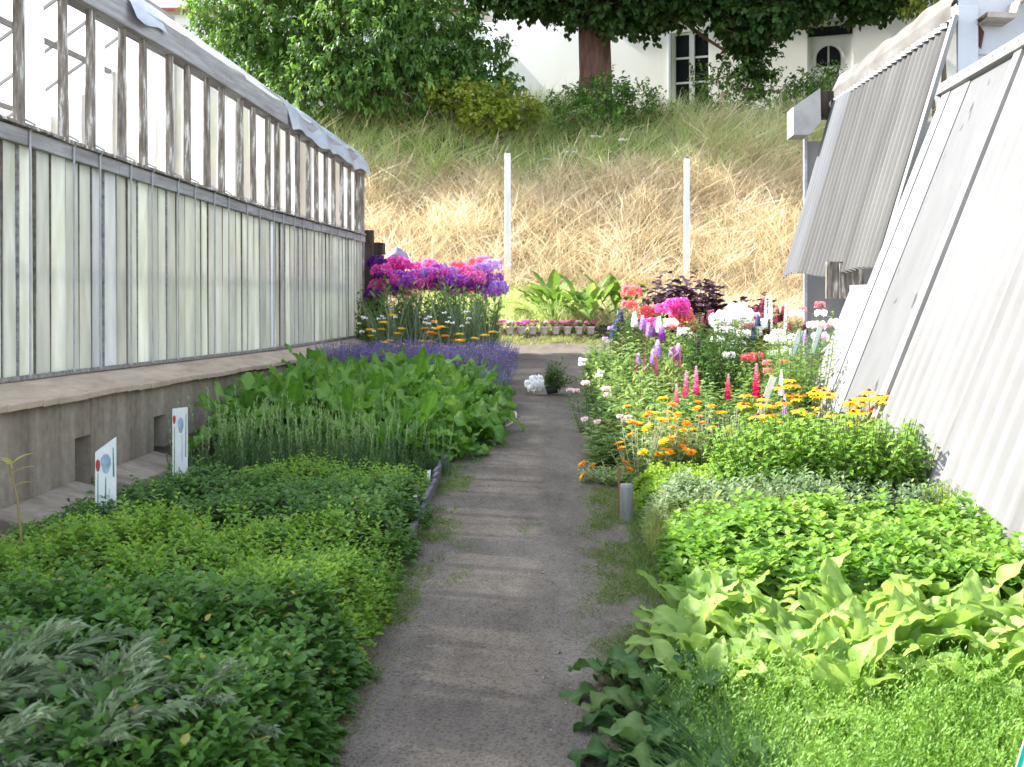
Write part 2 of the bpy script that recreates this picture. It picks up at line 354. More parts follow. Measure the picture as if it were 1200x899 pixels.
# ================================================================ LEFT GREENHOUSE
GX = -4.1
def yof(p): return -GX*F/(VX-p)
z_top = lambda Y: np.interp(Y, [2, 9.4, 10.55, 14.6, 20.3], [4.10, 4.13, 4.16, 4.09, 4.02])
z_mid = lambda Y: np.interp(Y, [2, 7.75, 8.77, 13.8, 19.9], [2.80, 2.78, 2.75, 2.665, 2.69])
z_cop = lambda Y: np.interp(Y, [2, 7.75, 14.5, 20], [1.05, 1.02, .93, .92])
GL = (GX, 11.0, 0.0)
gh = empty('greenhouse', 'old wooden greenhouse with limewashed glass on a concrete wall, left of the path', 'greenhouse', GL)
def bw(mb, name, mats, parent=None, smooth=False, bevel=0):
    o = mb.build(name, mats, parent, smooth, bevel)
    if parent is not None:
        o.matrix_parent_inverse = Matrix.LocRotScale(parent.location, parent.rotation_euler, parent.scale).inverted()
    return o
def hexy(mb, y0, y1, x0, x1, zb, zt, n=1, mi=0):      # a bar along Y whose heights follow functions of Y
    yy = np.linspace(y0, y1, n+1)
    for a, b in zip(yy[:-1], yy[1:]):
        mb.hexa([[x0,a,zb(a)],[x1,a,zb(a)],[x1,b,zb(b)],[x0,b,zb(b)],[x0,a,zt(a)],[x1,a,zt(a)],[x1,b,zt(b)],[x0,b,zt(b)]], mi=mi)
YE = 20.2
posts = [yof(p) for p in (25.7,77.8,109,145.7,171,202,222,245,262,284,299,315.6,326.6,340,350.5,363,372.5,383.5,392.6,402,411,419)]
near = []
y = posts[0]
for k in range(12):
    y -= .68 if k % 2 else .50
    if y < 2.1: break
    near.insert(0, y)
posts_all = near + posts
# concrete base wall with drain slots
slots = [2.5, 4.0, 5.5, 7.0, 8.5, 10.0, 11.5, 13.0, 14.5, 16.0, 17.5, 19.0, 20.4]
mb = MB(); cw = lambda Y: z_cop(Y)-.06
low = lambda Y: -.3
hexy(mb, 2, YE, -4.12, -3.95, low, cw, 6)
for a, b in zip(slots[:-1], slots[1:]):
    e = min(b-.27, YE)
    hexy(mb, a, e, -3.948, -3.8, low, lambda Y: z_cop(Y)-.10, 1)
    if b < YE: hexy(mb, b-.268, b-.002, -3.948, -3.803, lambda Y: .56, lambda Y: z_cop(Y)-.10)
bw(mb, 'base_wall', M['concrete'], gh)
for a, b in zip(slots[:-2], slots[1:-1]):
    mb = MB(); e = b-.27
    zp = lambda x, Y: (.25 if x < -3.7 else .17) + .010*(Y-8)
    mb.hexa([[-3.797,a,-.3],[-3.45,a,-.3],[-3.45,e,-.3],[-3.797,e,-.3],[-3.797,a,zp(-3.8,a)],[-3.48,a,zp(-3.5,a)],[-3.48,e,zp(-3.5,e)],[-3.797,e,zp(-3.8,e)]])
    bw(mb, 'plinth_block', M['concrete'], gh, bevel=.015)
mb = MB(); y = 2.0
while y < YE:
    e = min(y + .235 + .02*math.sin(y*9), YE); j = .006*math.sin(y*23)
    z = float(z_cop(y))
    mb.hexa([[-4.13,y,z-.055],[-3.73,y,z-.165+j],[-3.73,e-.008,z-.165+j],[-4.13,e-.008,z-.055],[-4.13,y,z],[-3.73,y,z-.115+j],[-3.73,e-.008,z-.115+j],[-4.13,e-.008,z]])
    y = e
bw(mb, 'coping', M['coping'], gh, bevel=.008)
# lower glazing: narrow lapped panes between thin bars
pw = .2347; edges = np.arange(3.06, YE, pw)
for i, y in enumerate(edges):
    y1 = min(y+pw, YE); zb = float(z_cop(y)); zt = float(z_mid(y))-.05
    mb = MB(); tl = rng.uniform(-.012, .012); t2 = rng.uniform(-.006, .006)
    nz = 1; hs = np.linspace(zb, zt, nz+1)
    for k in range(nz):
        xo = GX - .012*k*0 + t2; lap = .012
        mb.hexa([[xo-.004-tl, y+.006, hs[k]],[xo+lap-tl, y+.006, hs[k]],[xo+lap+tl, y1-.006, hs[k]],[xo-.004+tl, y1-.006, hs[k]],
                 [xo-.008-tl, y+.006, hs[k+1]-.004],[xo-tl, y+.006, hs[k+1]-.004],[xo+tl, y1-.006, hs[k+1]-.004],[xo-.008+tl, y1-.006, hs[k+1]-.004]])
    pxi = VX + GX*F/(y+pw/2)
    mt = M['pane_blue'] if (108 < pxi < 130 or 316 < pxi < 321 or rng.random() < .03) else M['pane_gold'] if any(abs(pxi-q) < 2.6 for q in (251, 267, 283)) else M['pane']
    bw(mb, 'glass_pane', mt, gh)
for i, y in enumerate(edges):
    mb = MB(); zb = float(z_cop(y)); zt = float(z_mid(y))-.05; wob = rng.uniform(-.006, .006)
    wd = .005 + .003*rng.random()
    mb.box(GX-.02, GX+.011, y-wd+wob, y+wd+wob, zb+.002, zt)
    bw(mb, 'glazing_bar', M['barwood'] if i % 3 else M['bar'], gh)
mb = MB(); hexy(mb, 2, YE, GX-.05, GX+.028, lambda Y: z_cop(Y)-.003, lambda Y: z_cop(Y)+.03, 8)
bw(mb, 'sill_strip', M['bar'], gh)
mb = MB(); hexy(mb, 2, YE+.1, GX-.10, GX+.045, lambda Y: z_mid(Y)-.06, lambda Y: z_mid(Y)+.055, 12)
bw(mb, 'middle_rail', M['railwood'], gh, bevel=.006)
mb = MB(); yy = np.arange(2, YE, .56)
for a in yy:
    b = min(a+.555, YE); q = lambda: rng.uniform(-.012, .012)
    mb.hexa([[GX-.12,a,z_mid(a)+.058],[GX+.085+q(),a,z_mid(a)+.06+q()*.5],[GX+.085+q(),b,z_mid(b)+.06+q()*.5],[GX-.12,b,z_mid(b)+.058],
             [GX-.12,a,z_mid(a)+.13],[GX+.08,a,z_mid(a)+.085],[GX+.08,b,z_mid(b)+.085],[GX-.12,b,z_mid(b)+.13]])
bw(mb, 'drip_ledge', M['oldwood'], gh)
for i, y in enumerate(posts_all):
    mb = MB(); wd = .028 + .008*rng.random(); tl = rng.uniform(-.02, .02)
    z0 = float(z_mid(y))+.06; z1 = float(z_top(y))-.12
    mb.hexa([[GX-.055,y-wd,z0],[GX+.01,y-wd,z0],[GX+.01,y+wd,z0],[GX-.055,y+wd,z0],[GX-.055,y-wd+tl,z1],[GX-.0,y-wd+tl,z1],[GX-.0,y+wd+tl,z1],[GX-.055,y+wd+tl,z1]])
    bw(mb, 'mullion', M['oldwood'], gh, bevel=.004)
    mb = MB(); mb.tube([[GX+.062,y,float(z_cop(y))+.02],[GX+.06,y,z0-.02],[GX+.095,y,z0+.03],[GX+.02,y,z0+.07]], .008, 6)
    bw(mb, 'steel_rod', M['steel'], gh)
for i, (a, b) in enumerate(zip(posts_all[:-1], posts_all[1:])):
    wide = ((len(near) - i) % 2 == 0)
    if not wide: continue
    mb = MB(); s0 = a + (b-a)*rng.uniform(.30, .42); s1 = b - .045
    z0 = float(z_mid(a))+.12; z1 = float(z_top(a))-.13
    P = [[(GX-.15+.01*math.sin(u*4+v*3+i), s0+(s1-s0)*u, z0+(z1-z0)*v) for v in np.linspace(0,1,5)] for u in np.linspace(0,1,4)]
    mb.grid(P)
    bw(mb, 'film_panel', M['whitepanel'], gh, smooth=True)
mb = MB(); hexy(mb, 2, YE+.12, GX-.14, GX+.05, lambda Y: z_top(Y)-.14, lambda Y: z_top(Y)+.10, 14)
bw(mb, 'eave_board', M['railwood'], gh, bevel=.01)
# roof
RX, RZ = -7.6, 2.52
def roofpt(x, Y):
    t = (GX - x)/(GX - RX)
    return float(z_top(Y)) + .02 + (RZ*t if t <= 1 else RZ*(2-t))
for x0, x1 in ((GX-.02, RX), (RX-.03, -11.1)):
    mb = MB(); P = [[(x, Y, roofpt(x, Y)+.012*math.sin(Y*5+x)) for Y in np.linspace(2, YE, 40)] for x in np.linspace(x0, x1, 5)]
    mb.grid(P); bw(mb, 'roof_glazing', M['roofglass'], gh)
mb = MB()
for Y in np.arange(2.0, YE, 1.15):
    for x0, x1 in ((GX-.05, RX), (RX, -11.05)):
        z0, z1 = roofpt(x0, Y)-.03, roofpt(x1, Y)-.03
        mb.hexa([[x0,Y-.018,z0-.06],[x1,Y-.018,z1-.06],[x1,Y+.018,z1-.06],[x0,Y+.018,z0-.06],[x0,Y-.018,z0],[x1,Y-.018,z1],[x1,Y+.018,z1],[x0,Y+.018,z0]])
for x in (-5.3, -6.5, -8.7, -9.9):
    mb.box(x-.04, x+.04, 2, YE, roofpt(x, 10)-.2, roofpt(x, 10)-.12)
bw(mb, 'rafters', M['whiteboard'], gh)
mb = MB(); mb.box(RX-.09, RX+.09, 2, YE, 6.58, 6.72); bw(mb, 'ridge_cap', M['railwood'], gh)
mb = MB(); mb.box(-11.13, -11.1, 2, YE, .9, 4.08); bw(mb, 'rear_glazing', M['roofglass'], gh)
mb = MB(); mb.box(-11.2, -11.0, 2, YE, -.3, .9); bw(mb, 'rear_wall', M['concrete'], gh)
for Y in (2.0, YE+.02):
    mb = MB(); mb.poly([[-4.2,Y,.95],[-11.0,Y,.95],[-11.0,Y,4.1],[RX,Y,6.6],[-4.2,Y,4.05]]); bw(mb, 'gable_glazing', M['roofglass'], gh)
    mb = MB(); mb.box(-11.0, -4.13, Y-.06, Y+.06, -.3, .94); bw(mb, 'gable_wall', M['concrete'], gh)
mb = MB()
for x in np.linspace(-4.16, -10.9, 13): mb.box(x-.03, x+.03, YE+.03, YE+.09, .94, roofpt(x, YE)-.05)
bw(mb, 'gable_studs', M['oldwood'], gh)
mb = MB(); mb.box(GX-.14, GX+.02, YE+.0, YE+.14, .3, z_top(YE)-.14); bw(mb, 'corner_post', M['oldwood'], gh)
# film thrown over the roof
def sheet(y0, y1, x0, x1, lift, name, mat, ny=44, nx=12, hang=0, seed=0):
    P = []
    for Y in np.linspace(y0, y1, ny):
        row = []
        for t in np.linspace(0, 1, nx):
            x = x0 + (x1-x0)*t
            z = roofpt(min(x, GX), Y) + lift*(.4+.6*math.sin(math.pi*min(1, t+.15))) + .025*math.sin(Y*3.1+t*5+seed)+.02*math.sin(Y*7.3+t*9+seed)
            if x > GX: z -= (x-GX)*.9*0 + hang*((x-GX)/max(1e-6, x0-GX))**1.5
            row.append((x + .03*math.sin(Y*4+seed), Y, z))
        P.append(row)
    mb = MB(); mb.grid(P); return bw(mb, name, mat, gh, smooth=True)
sheet(10.3, 20.45, GX+.02, RX, .13, 'roof_sheet', M['sheet'])
sheet(15.0, 20.7, GX+.12, GX-.7, .16, 'eave_film', M['bluesheet'], hang=.30, seed=3)
sheet(9.75, 10.6, GX+.12, GX-.9, .2, 'eave_film', M['bluesheet'], ny=14, hang=.22, seed=7)
mb = MB(); ps = np.array([(at(392+i*.5, 163+i*.4, 17.2)) for i in range(2)])
# dark timber at the far corner, with a film bag hung behind it
t_ = empty('timber_stack', 'dark stacked timber baulks against the far corner of the left greenhouse', 'timber', (-3.95, YE+.25, g(-3.9, YE)))
mb = MB(); mb.box(-4.10, -3.94, YE+.17, YE+.33, .4, 2.86); bw(mb, 'upright_baulk', M['darkwood'], t_, bevel=.01)
mb = MB(); mb.box(-4.02, -3.78, YE+.35, YE+.6, 2.42, 2.64); bw(mb, 'cross_baulk', M['darkwood'], t_, bevel=.01)
mb = MB(); mb.box(-4.02, -3.80, YE+.35, YE+.55, .4, 2.41); bw(mb, 'upright_baulk', M['darkwood'], t_, bevel=.01)
mb = MB(); th = np.linspace(0, 2*math.pi, 15); P = []
for v in np.linspace(-1, 1, 10):
    r = math.sqrt(max(0, 1-v*v))*(1+.15*math.sin(v*7))
    P.append([(-3.62+.22*r*math.cos(a)*(1-.3*v), YE+.9+.15*r*math.sin(a), 2.36+.2*v+.03*math.sin(a*3)) for a in th])
mb.grid(P); tag(mb.build('film_bundle', M['wrap'], smooth=True), 'pale lilac bundle of plastic film behind the pink phlox', 'bundle')

# ================================================================ RIGHT GREENHOUSE
RB = (2.4, 8.0, 0)
rg = empty('sloping_greenhouse', 'white greenhouse with sloping corrugated side and a grey hinged flap, right of the path', 'greenhouse', RB)
sl = np.array([.395, 0, 1.0])
NO = np.array([-.930, 0, .367])
def sp(Y, z, off=0.): return np.array([2.147 + .395*(z-.25), Y, z]) + NO*off
ZT = 3.58
def corr(name, mat, pfun, y0, y1, pitch, amp, nz=8, wav=0, parent=None):
    n = int((y1-y0)/pitch*8)+1
    Ys = np.linspace(y0, y1, n); P = []
    for Y in Ys:
        ph = 2*math.pi*Y/pitch
        o = amp*math.sin(ph)
        P.append([pfun(Y, t) + NO*(o + wav*math.sin(t*3+Y*1.1)) for t in np.linspace(0, 1, nz)])
    mb = MB(); mb.grid(P); return bw(mb, name, mat, parent, smooth=True)
for (y0, y1, of) in ((3.0, 5.02, 0), (4.9, 6.9, .014), (6.8, 8.55, .002)):
    corr('corrugated_sheet', M['corr_white'], lambda Y, t, of=of: sp(Y, (g(2.2, Y)+.05) + (ZT-g(2.2, Y)-.05)*t, .05+of), y0, y1, .215, .032, wav=.006, parent=rg)
def slopebox(name, mat, y0, y1, z0, z1, o0, o1, bevel=0, skew=0):
    mb = MB(); a, b = y0, y1
    mb.hexa([sp(a,z0,o0),sp(b,z0,o0),sp(b,z0,o1),sp(a,z0,o1),sp(a+skew,z1,o0),sp(b+skew,z1,o0),sp(b+skew,z1,o1),sp(a+skew,z1,o1)])
    return bw(mb, name, mat, rg, bevel=bevel)
slopebox('dark_gap', M['bar'], 8.56, 8.64, .25, 3.5, -.02, .02)
slopebox('frame_board', M['whiteboard'], 8.64, 8.80, .25, 3.54, 0, .06, .006)
slopebox('glazed_panel', M['greypanel'], 8.80, 9.85, .28, 3.54, 0, .03)
slopebox('white_panel', M['whiteboard'], 9.85, 10.36, .27, 3.545, 0, .042, .004)
slopebox('white_panel', M['whiteboard'], 10.375, 10.62, .27, 3.54, 0, .05, .004)
slopebox('side_board', M['whiteboard'], 10.66, 11.6, .3, 1.75, -.06, -.03)

mb = MB(); a, b = 3.0, 10.72
for y0, y1 in ((a, 6.0), (6.01, 8.6), (8.61, b)):
    mb.hexa([sp(y0,3.53,-.06),sp(y1,3.53,-.06),sp(y1,3.53,.085),sp(y0,3.53,.085),sp(y0,3.65,-.06),sp(y1,3.65,-.06),sp(y1,3.65,.085),sp(y0,3.65,.085)])
bw(mb, 'top_rail', M['whiteboard'], rg, bevel=.008)
mb = MB()
for Y in np.arange(6.2, 10.6, .28): mb.tube([sp(Y, 3.6, .083), sp(Y, 3.6, .095)], .014, 8)
bw(mb, 'bolts', M['steel'], rg)
mb = MB(); mb.grid([[(3.45, Y, 3.62), (5.6, Y, 4.35), (8.0, Y, 3.6)] for Y in (3.0, 6, 10.7)]); bw(mb, 'near_roof', M['roofglass'], rg)
# inner dark lining so the sheets are closed behind
mb = MB(); mb.grid([[sp(Y, .2, -.12), sp(Y, 3.5, -.12)] for Y in (3.0, 10.6)]); bw(mb, 'inner_lining', M['whiteboard'], rg)
# taller far section
FY0, FY1 = 10.85, 16.0
def fp(Y, t):      # t = 0 top, 1 bottom of the flap
    k = (Y-FY0)/(FY1-FY0)
    zt = 4.34 + .14*k; zb = 1.88 + .045*k + .035*math.sin(k*9+.4) - (.05 if k > .84 else 0)*(k-.84)/.16
    return np.array([3.585 - .735*t + .02*math.sin(k*5), Y, zt + (zb-zt)*t])
mb = MB(); A_ = [fp(FY0, t)+NO*.03 for t in (0, 1)]; B_ = [np.array([A_[1][0]-.55, FY0, .3])]
for (u, v) in ((A_[0], A_[1]), (A_[1]-np.array([0,0,.005]), B_[0])):
    q = [u+np.array([0,-.13,0]), v+np.array([0,-.13,0]), v+np.array([0,-.012,0]), u+np.array([0,-.012,0])]
    mb.hexa([p-NO*.04 for p in q]+[p for p in q])
bw(mb, 'edge_board', M['whiteboard'], rg)
corr('hinged_flap', M['corr_grey'], fp, FY0, 15.0, .2, .032, wav=.006, parent=rg)
corr('flap_end_sheet', M['corr_light'], lambda Y, t: fp(Y, t)+NO*.018, 14.95, FY1, .2, .018, parent=rg)
mb = MB(); P = []
for Y in np.linspace(FY0-.05, FY1+.05, 30):
    k = (Y-FY0)/(FY1-FY0); w = .012*math.sin(Y*3.3)+.01*math.sin(Y*8)
    zt = 4.34+.14*k
    P.append([np.array([3.60, Y, zt-.03+w*.3])+NO*.06, np.array([3.615, Y, zt+.10])+NO*.075, np.array([3.68, Y, zt+.31+w])+NO*.04, np.array([4.1, Y, zt+.50+w])])
mb.grid(P); bw(mb, 'eave_flashing', M['flashing'], rg, smooth=False)
mb = MB()
nq = 208; Q = np.linspace(FY0+.05, FY1, nq)
mb.grid([[(3.535-.02*math.sin(2*math.pi*q/.2), q, 4.27+.14*(q-FY0)/5.15), (3.535-.02*math.sin(2*math.pi*q/.2), q, 4.325+.14*(q-FY0)/5.15)] for q in Q])
bw(mb, 'closure_strip', M['bar'], rg)
mb = MB(); mb.grid([[(3.72, Y, 4.66+.14*(Y-FY0)/5.15), (6.2, Y, 6.0), (9.0, Y, 4.6)] for Y in (FY0-.05, 13, FY1)]); bw(mb, 'far_roof', M['roofglass'], rg)
# step wall between the sections, facing the camera
mb = MB(); Yw = 10.82
mb.box(3.62, 7.5, Yw, Yw+.05, 3.98, 4.55); mb.box(3.62, 7.5, Yw, Yw+.05, 3.4, 3.972)
bw(mb, 'step_wall', M['shadewall'], rg)
mb = MB(); mb.box(3.60, 3.80, Yw-.05, Yw, 3.45, 4.45); bw(mb, 'corner_board', M['shadewall'], rg, bevel=.006)
mb = MB(); mb.hexa([[3.815,Yw-.02,4.06],[3.84,Yw-.02,4.03],[3.84,Yw-.003,4.03],[3.815,Yw-.003,4.06],[3.815,Yw-.02,4.27],[3.87,Yw-.02,4.2],[3.87,Yw-.003,4.2],[3.815,Yw-.003,4.27]]); bw(mb, 'rust_patch', plain('dark_rust', (.12,.03,.02), var=.4), rg, bevel=.02)
mb = MB(); P = []
for Y in np.linspace(Yw-.35, Yw+.02, 4):
    P.append([(3.78, Y, 4.26), (4.05, Y, 4.25), (4.10, Y, 4.40), (4.32, Y, 4.52), (4.9, Y, 4.80), (6.2, Y, 5.5)])
mb.grid(P)
P2 = [[(a[0], a[1], a[2]+.05) for a in r] for r in P]; mb.grid(P2[::-1])
mb.grid([[P[0][i] for i in range(6)], [P2[0][i] for i in range(6)]])
bw(mb, 'tin_roof_edge', M['rust'], rg)
# gutter box on the far end
mb = MB(); Yg = 16.05
gx = lambda px: (px-VX)*Yg/F
gz = lambda py: HC-(py-VY)*Yg/F
out_ = [(gx(926), gz(129)), (gx(957), gz(107)), (gx(958), gz(146)), (gx(944), gz(161)), (gx(926), gz(161))]
mb.poly([(x, Yg-.25, z) for x, z in out_]); mb.poly([(x, Yg+.25, z) for x, z in out_][::-1])
for i in range(5):
    a, b = out_[i], out_[(i+1) % 5]; mb.poly([(a[0], Yg-.25, a[1]), (a[0], Yg+.25, a[1]), (b[0], Yg+.25, b[1]), (b[0], Yg-.25, b[1])])
bw(mb, 'gutter_box', plain('pale_zinc', (.42,.41,.40), rough=.7, var=.2, scale=3), rg)
mb = MB(); mb.box(gx(958)+.004, gx(978), Yg-.1, Yg+.2, gz(138), gz(108)); bw(mb, 'gutter_shade_fill', M['darkwood'], rg)  # solid dark block: shade inside the open box, put into its colour
mb = MB(); mb.tube([(gx(974), Yg-.22, gz(124)), (gx(974), Yg-.1, gz(124))], .055, 14, cap=False); mb.tube([(gx(974), Yg-.2, gz(124)), (gx(974), Yg-.12, gz(124))], .03, 10); bw(mb, 'pipe_end', M['whitepaint'], rg)
# far end wall
mb = MB(); ye = 16.35; xl_ = (946-VX)*ye/F
mb.box(xl_, xl_+.62, ye, ye+.05, .3, 3.92); bw(mb, 'end_panel', M['whiteboard'], rg)
mb = MB(); mb.box(xl_-.05, xl_-.005, ye-.03, ye+.06, .3, 3.95); bw(mb, 'corner_post', M['steel'], rg)
mb = MB(); mb.box(xl_+.63, xl_+.70, ye-.05, ye+.06, .3, 3.95); bw(mb, 'corner_post', M['bar'], rg)
mb = MB(); mb.box(xl_+.71, 6.5, ye, ye+.05, .3, 4.2); bw(mb, 'end_panel', M['whiteboard'], rg)
mb = MB(); mb.box(2.72, 3.15, 12.6, 12.66, 1.60, 2.02); mb.box(2.86, 2.9, 12.55, 12.598, 1.60, 2.0); bw(mb, 'hanging_board', M['oldwood'], rg)
mb = MB(); mb.tube([(2.95, 12.3, .5), (2.93, 12.3, 1.75)], .02, 6); mb.tube([(2.6, 12.3, 1.0), (2.93, 12.3, 1.32)], .015, 6); bw(mb, 'brace', M['steel'], rg)

# ================================================================ POSTS, HOUSES
for (p, y0, y1, w, lab) in ((595, 180, 338, .155, 'white concrete post in the straw grass, left of the two'), (805, 186, 345, .13, 'white concrete post in the straw grass, behind the dark purple leaves')):
    Y = 25.5; b = at(p, y1, Y); t = at(p, y0, Y)
    o = empty('concrete_post', lab, 'post', (b[0], Y, g(b[0], Y)-.05), R(4), group='white posts at the foot of the bank')
    mb = MB(); h = t[2]-o.location.z
    mb.hexa([[-w/2,-w/2,-.2],[w/2,-w/2,-.2],[w/2,w/2,-.2],[-w/2,w/2,-.2],[-w*.44,-w*.44,h],[w*.44,-w*.44,h],[w*.44,w*.44,h],[-w*.44,w*.44,h]])
    mb.build('shaft', M['postwhite'], o, bevel=.012)
    mb = MB(); mb.box(-w*.3, w*.3, -w*.3, w*.3, h, h+.035); mb.build('cap', M['flashing'], o)
HY = 36.0
def hx(p): return (p-VX)*HY/F
def hz(p): return HC-(p-VY)*HY/F
hs_ = empty('white_house', 'long white rendered house behind the bank with a casement window and arched door', 'house', (3, HY, 6.5))
wx0, wx1, wz0, wz1 = hx(788), hx(833), hz(142), hz(38)
dx0, dx1, dz0, dz1 = hx(945), hx(996), hz(150), hz(42)
mb = MB(); x0, x1, zb, zt = hx(556), 22.0, 6.0, 14.5
for (a, b, c, d) in ((x0, wx0, zb, zt), (wx0, wx1, zb, wz0), (wx0, wx1, wz1, zt), (wx1, dx0, zb, zt), (dx0, dx1, zb, dz0), (dx0, dx1, dz1, zt), (dx1, x1, zb, zt)):
    mb.box(a, b, HY, HY+.35, c, d)
bw(mb, 'wall', M['render'], hs_)
mb = MB(); mb.hexa([[x0-.4,HY-.5,14.4],[x1,HY-.5,14.4],[x1,HY+4,17.2],[x0-.4,HY+4,17.2],[x0-.4,HY-.5,14.6],[x1,HY-.5,14.6],[x1,HY+4,17.4],[x0-.4,HY+4,17.4]]); bw(mb, 'roof', M['rooftile'], hs_)
wf = MB(); cw_ = wx1-wx0
for a, b in ((wx0, wx0+.07), (wx1-.07, wx1), ((wx0+wx1)/2-.085, (wx0+wx1)/2+.085)): wf.box(a, b, HY+.06, HY+.14, wz0, wz1)
rows = [hz(q) for q in (68, 97, 124)]
for z in rows + [wz0+.05, wz1-.05]:
    for a, b in ((wx0+.072, (wx0+wx1)/2-.087), ((wx0+wx1)/2+.087, wx1-.072)): wf.box(a, b, HY+.075, HY+.125, z-.03, z+.03)
wo = bw(wf, 'window', M['whitepaint'], hs_)
mb = MB(); mb.box(wx0+.01, wx1-.01, HY+.15, HY+.17, wz0, wz1); bw(mb, 'pane', M['glassdark'], wo)
mb = MB(); mb.box(wx0-.1, wx1+.1, HY-.12, HY-.003, wz0-.14, wz0-.004); bw(mb, 'sill', M['whitepaint'], wo)
mb = MB(); mb.box(wx0-.13, wx0-.06, HY-.05, HY-.002, wz0, wz1); bw(mb, 'shutter_edge', plain('grey_shutter', (.45,.48,.52)), wo)
mb = MB(); mb.box(dx0, dx1, HY+.08, HY+.14, dz0, dz1); do = bw(mb, 'door', M['whitepaint'], hs_)
mb = MB(); mb.box(dx0+.03, dx1-.03, HY+.05, HY+.078, hz(56), hz(46)); bw(mb, 'transom_light', M['glassdark'], do)
ax0, ax1 = hx(955), hx(982); am = (ax0+ax1)/2; ar = (ax1-ax0)/2
mb = MB(); zc_ = hz(81)
for q0, q1 in ((0, .5), (.5, 1)):
    th = np.linspace(math.pi*(1-q0), math.pi*(1-q1), 9)
    sgn = -1 if q0 == 0 else 1
    pts = [(am+ar*math.cos(t), HY+.066, zc_+ar*1.0*math.sin(t)) for t in th]
    ins = [(am+sgn*.03, HY+.066, hz(90)), (am+(sgn*ar), HY+.066, hz(90))]
    pts = [(min(p[0], am-.03) if sgn < 0 else max(p[0], am+.03), p[1], p[2]) for p in pts]
    mb.poly((pts + ins) if sgn < 0 else (pts + [ins[1], ins[0]]))
bw(mb, 'arched_light', M['glassdark'], do)
th = np.linspace(0, math.pi, 17); P = [[(am+(ar+.03)*math.cos(t), HY+.05, zc_+(ar+.03)*math.sin(t)), (am+(ar+.1)*math.cos(t), HY+.05, zc_+(ar+.1)*math.sin(t))] for t in th]
mb = MB(); mb.grid(P); bw(mb, 'arch_moulding', M['whitepaint'], do)
mb = MB(); th = np.linspace(0, math.pi, 13)
arc = [((dx0+dx1)/2+(dx1-dx0)*.52*math.cos(t), HY-.03, dz1-.02+.17*math.sin(t)) for t in th]
mb.poly(arc[::-1]); mb.poly([(p[0], HY-.002, p[2]) for p in arc]); mb.grid([[p for p in arc], [(p[0], HY-.002, p[2]) for p in arc]])
bw(mb, 'lintel', plain('stone_lintel', (.45,.42,.37)), hs_)
# annex with a tiled ledge, behind the shrub at the upper left
ah = empty('tiled_annex', 'pale building with a red tiled eave behind the leafy shrub', 'house', (-10, 39, 6.5))
mb = MB(); mb.box(-24, (566-VX)*39/F, 39, 39.3, 6, HC+(VY-16)*39/F); bw(mb, 'wall', M['render'], ah)
mb = MB(); z = HC+(VY-16)*39/F; xe = (570-VX)*39/F
mb.hexa([[-24,38.7,z+.004],[xe,38.7,z+.004],[xe,40,z+.35],[-24,40,z+.35],[-24,38.7,z+.12],[xe,38.7,z+.12],[xe,40,z+.47],[-24,40,z+.47]]); bw(mb, 'roof', M['rooftile'], ah)
mb = MB(); mb.box(-24, xe+.5, 40.02, 40.3, z, z+4); bw(mb, 'upper_wall', M['render'], ah)
